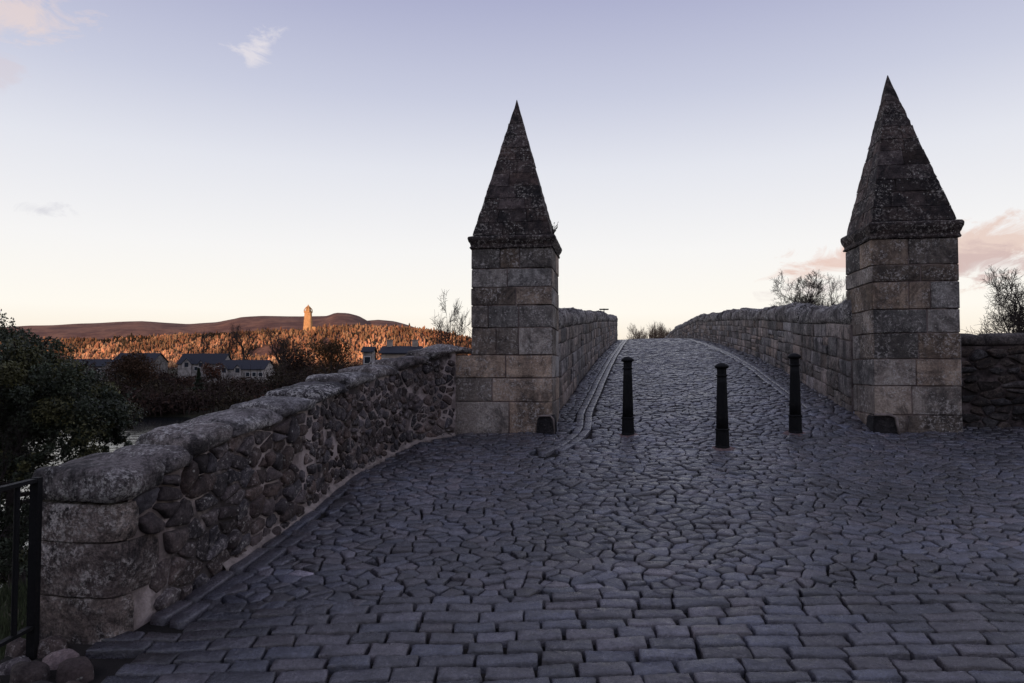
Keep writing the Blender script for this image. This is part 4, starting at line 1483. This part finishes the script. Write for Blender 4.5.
def leaf_blob(ml, c, rad, n, size, r, tint=(.5, 1.5), hue=None, flat=1.0, shell=.55):
    for _ in range(n):
        d = Vector((r.gauss(0, 1), r.gauss(0, 1), r.gauss(0, 1))).normalized()
        k = (shell + (1 - shell) * r.random()) if r.random() < .75 else r.random()
        p = Vector(c) + Vector((d.x * rad[0], d.y * rad[1], d.z * rad[2])) * k
        a = Vector((r.gauss(0, 1), r.gauss(0, 1), r.gauss(0, 1))).normalized()
        b = a.cross(Vector((r.gauss(0, 1), r.gauss(0, 1), r.gauss(0, 1)))).normalized()
        s = size * (.6 + .8 * r.random())
        v = r.uniform(*tint)
        t = (v, v, v) if hue is None else (v * hue[0], v * hue[1], v * hue[2])
        ml.quad(p - a * s, p - b * s * .5, p + a * s, p + b * s * .5, t)

def evergreen():
    r = random.Random(91)
    Y = 15.5
    X = (20 - 512) / F * Y
    z = T(X, Y) - .1
    root = thing('evergreen_tree', (X, Y, z), 'big dark evergreen tree spreading behind the railing and the rubble wall', 'tree')
    tr, cr_ = MB(), MB()
    top = zpix(338, Y)
    tr.tube([(X, Y, z - .4), (X + .1, Y, z + 1.2), (X - .1, Y, z + 2.4), (X, Y, top - .6)], [.24, .19, .14, .04], 8)
    for k in range(26):
        zz = lerp(z + 1.9, top - .3, r.random() ** .8)
        a = r.random() * 6.28
        L = 2.6 * (1 - .5 * (zz - z) / (top - z))
        e = Vector((X + L * math.cos(a), Y + L * math.sin(a) * .9, zz + .5 + .4 * r.random()))
        tr.tube([(X, Y, zz), (lerp(X, e.x, .5), lerp(Y, e.y, .5), zz + .15), e], [.06, .04, .012], 5)
    # clumps set by the outline seen from the road
    spots = []
    for px, py, rp in ((-40, 350, 34), (2, 358, 28), (34, 364, 24), (56, 388, 24), (88, 392, 22), (98, 412, 24), (70, 410, 30), (30, 395, 36), (-10, 400, 40), (112, 425, 14), (85, 436, 18), (50, 440, 22), (10, 440, 30),
                       (-30, 450, 40), (20, 425, 34), (55, 415, 30), (80, 412, 26), (16, 376, 32), (50, 398, 26), (118, 408, 12), (124, 420, 9), (6, 468, 16), (38, 462, 11), (28, 348, 14), (10, 342, 13), (70, 386, 12), (44, 362, 12), (108, 402, 12), (-70, 380, 40), (-14, 525, 34), (8, 548, 26), (16, 515, 22), (4, 580, 24), (26, 560, 16), (-60, 480, 44), (-10, 490, 26), (22, 475, 12), (-25, 540, 34), (116, 440, 9), (98, 452, 9), (72, 458, 8), (-90, 340, 34)):
        yy = Y + r.uniform(-1.6, 1.6)
        c = at(px, py, yy)
        k = rp / F * yy
        spots.append((c, k))
    for c, k in spots:
        n = int(3600 * (k / .6) ** 2) + 400
        for q in range(7):
            d = Vector((r.gauss(0, .5), r.gauss(0, .5), r.gauss(0, .45))) * k
            kk = k * r.uniform(.40, .75)
            g = r.uniform(.7, 1.4)
            hue = (1.0, 1.0, 1.0) if r.random() < .72 else (1.5, 1.2, .8)
            leaf_blob(cr_, c + d, (kk, kk, kk * .95), int(n / 7), .034, r, (.45 * g, 1.5 * g), hue)
    for k in range(150):
        c, kk = r.choice(spots)
        d = Vector((r.gauss(0, 1), r.gauss(0, .6), r.gauss(.25, .8))).normalized()
        p0_ = c + d * kk * .6
        L = r.uniform(.22, .5)
        p1_ = p0_ + (d + Vector((0, 0, .35))).normalized() * L
        tr.tube([p0_, p0_.lerp(p1_, .5) + Vector((0, 0, .02)), p1_], [.009, .006, .002], 3)
        g = r.uniform(.6, 1.3)
        for q in range(26):
            f = r.random()
            leaf_blob(cr_, p0_.lerp(p1_, f), (.07, .07, .07), 1, .03, r, (.5 * g, 1.4 * g))
    tr.build('trunk', M_bark, root)
    cr_.build('crown', M_leaf, root)
evergreen()

def bush(px, py_top, py_bot, half, Y, name, label, cat, mat, r, size=.22, n=1500, hue=(1, 1, 1), group=None, cone=False, zfix=None):
    X = (px - 512) / F * Y
    z = T(X, Y)
    zt = zpix(py_top, Y)
    H = zt - z
    w = half / F * Y
    root = thing(name, (X, Y, z), label, cat, group)
    tr, cr_ = MB(), MB()
    tr.tube([(X, Y, z - .3), (X + .05 * w, Y, z + H * .45), (X, Y, zt - H * .1)], [H * .03, H * .02, H * .005], 6)
    for k in range(9):
        a = r.random() * 6.28
        e = (X + w * .75 * math.cos(a), Y + w * .75 * math.sin(a), z + H * r.uniform(.45, .85))
        tr.tube([(X, Y, z + H * .15), (lerp(X, e[0], .5), lerp(Y, e[1], .5), lerp(z + H * .15, e[2], .6)), e], [H * .016, H * .01, H * .003], 5)
    tr.build('trunk', M_bark, root)
    if cone:
        for k in range(n):
            f = r.random()
            a = r.random() * 6.28
            rr = w * (1 - f) * (.45 + .6 * r.random()) * (.85 + .3 * math.sin(f * 40))
            p = Vector((X + rr * math.cos(a), Y + rr * math.sin(a), z + H * f))
            d = Vector((math.cos(a), math.sin(a), -.3)).normalized() * size * 1.6
            b = Vector((-math.sin(a), math.cos(a), 0)) * size * .5
            v = r.uniform(.5, 1.3)
            cr_.quad(p - d, p - b, p + d, p + b, (v * hue[0], v * hue[1], v * hue[2]))
    else:
        m = 9
        for q in range(m):
            a = r.random() * 6.28
            k = r.uniform(.15, .62)
            zc_ = z + H * r.uniform(.35, .80)
            kk = r.uniform(.34, .5)
            g = r.uniform(.7, 1.3)
            leaf_blob(cr_, (X + w * k * math.cos(a), Y + w * k * math.sin(a), zc_), (w * kk, w * kk, min(H * .24, (zt - zc_))), n // m, size, r, (.5 * g, 1.45 * g), hue)
    cr_.build('crown', mat, root)

rb = random.Random(101)
bush(136, 350, 412, 34, 128, 'broadleaf_tree', 'round brownish autumn tree on the far bank, in front of the dark roofs', 'tree', M_twigs, rb, .20, 5200, (1.25, 1.0, .75))
bush(199, 368, 412, 9, 120, 'conifer', 'dark narrow conifer on the far bank below the white house', 'tree', M_leaf, rb, .22, 1600, (.7, .8, .75), cone=True)
bush(213, 362, 392, 13, 175, 'garden_tree', 'small reddish tree in front of the white house', 'tree', M_twigs, rb, .2, 1500, (1.9, 1.2, .9))
bush(160, 372, 400, 12, 165, 'garden_shrub', 'rounded pale brown shrub left of the white house', 'shrub', M_twigs, rb, .2, 1200, (1.4, 1.15, .9))
bush(375, 338, 380, 8, 125, 'conifer', 'bushy green conifer beside the grey roofed cottage', 'tree', M_leaf, rb, .18, 1400, (1.2, 1.25, .7))
bush(330, 338, 400, 34, 150, 'broadleaf_tree', 'wide dark leafless tree with yellowish twigs below the copings', 'tree', M_twigs, rb, .2, 4200, (1.35, 1.15, .7))
bush(296, 346, 400, 22, 160, 'broadleaf_tree', 'dark tree mass directly below the tower, left of the yellowish tree', 'tree', M_twigs, rb, .2, 2600, (.9, .8, .75))
bush(196, 408, 418, 5, 103, 'reed_clump', 'small tan reed clump at the water\'s edge below the conifer', 'plant', M_twigs, rb, .10, 420, (3.2, 2.2, 1.5))
bush(205, 408, 418, 6, 103.5, 'reed_clump', 'pale tan reed clump at the water\'s edge, right of the smaller one', 'plant', M_twigs, rb, .10, 420, (2.8, 2.2, 1.5))

# ---- thicket along the far bank and wooded low ground beyond: one mass
def thicket():
    r = random.Random(111)
    mb = MB()
    for k in range(520):
        px = r.uniform(-160, 480)
        u = r.random()
        Y = r.uniform(92, 112) if u < .45 else (r.uniform(112, 170) if u < .75 else r.uniform(170, 420))
        X = (px - 512) / F * Y
        if T(X, Y) < -7.05: continue
        if Y < 112: top = r.uniform(386, 405)
        elif Y < 170: top = r.uniform(369, 390)
        else:
            top = r.uniform(357, 372)
            if 165 < px < 268 and Y < 225: continue
        if 168 < px < 262 and Y < 170: top = max(top, 376)
        z = T(X, Y)
        zt = zpix(top, Y)
        if zt < z + .5: continue
        w = r.uniform(1.6, 3.4) * (1 + Y / 300)
        hue = r.choice(((1, .85, .8), (.8, .72, .72), (.9, .95, .7), (1.2, .85, .7)))
        g = r.uniform(.6, 1.2)
        leaf_blob(mb, (X, Y, lerp(z, zt, .5)), (w, w, (zt - z) * .55), 300, .16 + Y * .0007, r, (.4 * g, 1.2 * g), hue)
        # upright bare stems
        for q in range(5):
            xx, yy = X + r.gauss(0, w * .5), Y + r.gauss(0, w * .5)
            hh = (zt - z) * r.uniform(.9, 1.35)
            mb.tube([(xx, yy, z), (xx + r.gauss(0, .2), yy, z + hh * .6), (xx + r.gauss(0, .4), yy, z + hh)], [.07, .05, .015], 3, (.7, .65, .65), caps=False)
    o = mb.build('riverside_thicket', M_twigs)
    tag(o, 'dark brown thicket of bare scrub along the far river bank', 'thicket', kind='stuff')
    # grass on the slope behind the railing
    mb = MB()
    for k in range(15000):
        x = -3.05 - 5.5 * r.random() ** 1.5
        y = 3.0 + 9 * r.random()
        if x > wallX(y) - .5 and y > 4.1: continue
        z = T(x, y)
        h = .08 + .16 * r.random()
        a = r.random() * 6.28
        dx, dy = .012 * math.cos(a), .012 * math.sin(a)
        lx, ly = r.gauss(0, .05), r.gauss(0, .05)
        v = r.uniform(.5, 1.5)
        i = [mb.vert(p, (v, v, v)) for p in ((x - dx, y - dy, z - .02), (x + dx, y + dy, z - .02), (x + lx, y + ly, z + h))]
        mb.face(*i)
    o = mb.build('bank_grass', M_grass)
    tag(o, 'dark grass on the bank behind the black railing', 'grass', kind='stuff')
thicket()

# ------------------------------------------------------------------ houses beyond the river
def house(px0, px1, py_ridge, py_eave, py_base, Y, label, depth=8, gables=(), wins=4, chim=1, seed=0, wallmat=None, tint=(1, 1, 1), roofmat=None):
    r = random.Random(seed)
    x0, x1 = (px0 - 512) / F * Y, (px1 - 512) / F * Y
    zr, ze = zpix(py_ridge, Y + depth / 2), zpix(py_eave, Y)
    zb_ = min(zpix(py_base, Y), T((x0 + x1) / 2, Y)) - .2
    root = thing('house', ((x0 + x1) / 2, Y + depth / 2, zb_), label, 'house')
    y0, y1, ym = Y, Y + depth, Y + depth / 2
    wm = wallmat or M_render
    mb = MB()
    v = [mb.vert(p, tint) for p in ((x0, y0, zb_), (x1, y0, zb_), (x1, y1, zb_), (x0, y1, zb_), (x0, y0, ze), (x1, y0, ze), (x1, y1, ze), (x0, y1, ze), (x0, ym, zr - .1), (x1, ym, zr - .1))]
    for f in ((0, 1, 5, 4), (2, 3, 7, 6), (1, 2, 6, 9, 5), (3, 0, 4, 8, 7)): mb.face(*[v[i] for i in f])
    mb.build('wall', wm, root)
    mb = MB()
    o, th = .35, .16
    sl = (zr - ze) / (depth / 2)
    for sgn in (-1, 1):
        ya = ym + sgn * (depth / 2 + o)
        za = ze - o * sl
        a = [(x0 - o, ya, za), (x1 + o, ya, za), (x1 + o, ym, zr), (x0 - o, ym, zr)]
        b = [(p[0], p[1], p[2] + th) for p in a]
        i = [mb.vert(p) for p in a + b]
        for f in ((3, 2, 1, 0), (4, 5, 6, 7), (0, 1, 5, 4), (1, 2, 6, 5), (3, 0, 4, 7)): mb.face(*[i[k] for k in f])
    roof = mb.build('roof', roofmat or M_slate, root)
    for k in range(chim):
        cx = lerp(x0, x1, (.15, .85, .5)[k])
        mb = MB(); mb.box(cx - .45, cx + .45, ym - .4, ym + .4, zr - .6, zr + 1.1); mb.box(cx - .52, cx + .52, ym - .47, ym + .47, zr + 1.1, zr + 1.22)
        mb.build('chimney', wm, roof)
    for gpx, gw in gables:
        gx = (gpx - 512) / F * Y
        hw = gw / 2 / F * Y
        zg = ze + hw * 1.05
        mb = MB()
        i = [mb.vert(p, tint) for p in ((gx - hw, y0 - .6, zb_), (gx + hw, y0 - .6, zb_), (gx + hw, y0 - .6, ze), (gx, y0 - .6, zg), (gx - hw, y0 - .6, ze), (gx - hw, y0 + .2, zb_), (gx + hw, y0 + .2, zb_), (gx + hw, y0 + .2, ze), (gx - hw, y0 + .2, ze))]
        for f in ((0, 1, 2, 3, 4), (1, 6, 7, 2), (5, 0, 4, 8)): mb.face(*[i[k] for k in f])
        g = mb.build('gable', wm, root)
        mb = MB()
        for s in (-1, 1):
            q = [(gx + s * (hw + .25), y0 - .8, ze - .25), (gx, y0 - .8, zg + .05), (gx, ym, zg + .05), (gx + s * (hw + .25), ym, ze - .25)]
            q2 = [(p[0], p[1], p[2] + .14) for p in q]
            i = [mb.vert(p) for p in q + q2]
            for f in ((0, 1, 2, 3), (4, 5, 6, 7), (0, 1, 5, 4), (3, 0, 4, 7)): mb.face(*[i[k] for k in f])
        mb.build('gable_roof', M_slate, g)
        mb = MB(); mb.box(gx - .55, gx + .55, y0 - .64, y0 - .603, ze - 1.0, ze + .25); mb.build('window', M_glass, g)
    rows = [ze - 1.5] + ([ze - 4.2] if ze - zb_ > 5 else [])
    for zz in rows:
        for k in range(wins):
            wx = lerp(x0, x1, (k + .5) / wins)
            if any(abs(wx - (g - 512) / F * Y) < gw_ / 2 / F * Y + .6 for g, gw_ in gables): continue
            mb = MB(); mb.box(wx - .6, wx + .6, y0 - .05, y0 - .004, zz - .65, zz + .65); w = mb.build('window', M_frame, root)
            mb = MB(); mb.box(wx - .5, wx + .5, y0 - .07, y0 - .052, zz - .55, zz + .55); mb.build('pane', M_glass, w)
M_frame = simple('painted_frame', (.7, .68, .66), .6, .3, .05)
M_render_warm = simple('buff_stone', (.38, .31, .26), .9, .2, .2, 1.5)
house(178, 222, 354, 363.5, 386, 205, 'white house with dark slate roof and a front gable beyond the river', gables=((187.5, 9), (202, 5)), wins=6, chim=0, seed=1)
house(219, 264, 360.5, 369, 386, 196, 'long low white terrace with slate roof and two small gables, right of the taller house', gables=((225, 7), (238.5, 7)), wins=7, chim=0, seed=2, depth=9)
house(112, 152, 353.5, 362, 384, 215, 'dark roofed house mostly hidden behind the round autumn tree', gables=(), wins=5, chim=0, seed=3, tint=(.5, .5, .5), depth=10)
house(52, 104, 359.5, 366, 382, 235, 'long dark roofed house half hidden by the evergreen tree', wins=6, chim=0, seed=4, tint=(.5, .48, .48))
house(381, 418, 347, 353, 372, 115, 'grey roofed cottage just showing above the copings near the left pillar', wins=4, chim=2, seed=5, depth=6, wallmat=M_render_warm)
house(363, 372, 347.5, 351.5, 372, 122, 'narrow white outbuilding left of the green conifer, above the copings', wins=1, chim=0, seed=6, depth=3)

# pale garden wall below the white house
def garden_wall():
    Y = 186
    x0, x1 = (160 - 512) / F * Y, (192 - 512) / F * Y
    z = T((x0 + x1) / 2, Y)
    zt = zpix(380, Y)
    mb = MB()
    mb.box(x0, x1, Y, Y + .3, z - .4, zt)
    k = x0
    while k < x1:
        mb.box(k, k + .4, Y - .06, Y + .36, z - .4, zt + .35); k += 2.4
    o = mb.build('garden_wall', M_render, loc=((x0 + x1) / 2, Y, z))
    tag(o, 'pale low garden wall with square piers below the white house', 'wall')
garden_wall()

# ---- street lamp beyond the bridge
def lamp():
    Y = 95
    p = at(604, 309.5, Y)
    z = T(p.x, Y)
    z = min(z, -4)
    root = thing('street_lamp', (p.x, Y, z), 'thin street lamp with a flat double head, just showing over the left parapet', 'street lamp')
    mb = MB(); mb.tube([(p.x, Y, z - .3), (p.x, Y, z + 1.2), (p.x, Y, p.z - .05)], [.14, .11, .06], 8); mb.build('pole', M_iron, root)
    for s in (-1, 1):
        mb = MB()
        mb.box(min(0, s * .62) + p.x + (.04 if s > 0 else 0), max(0, s * .62) + p.x - (.04 if s < 0 else 0), Y - .14, Y + .14, p.z - .06, p.z + .10)
        mb.build('lamp_head', M_iron, root)
    mb = MB(); mb.box(p.x - .045, p.x + .045, Y - .05, Y + .05, p.z - .1, p.z + .14); mb.build('bracket', M_iron, root)
lamp()
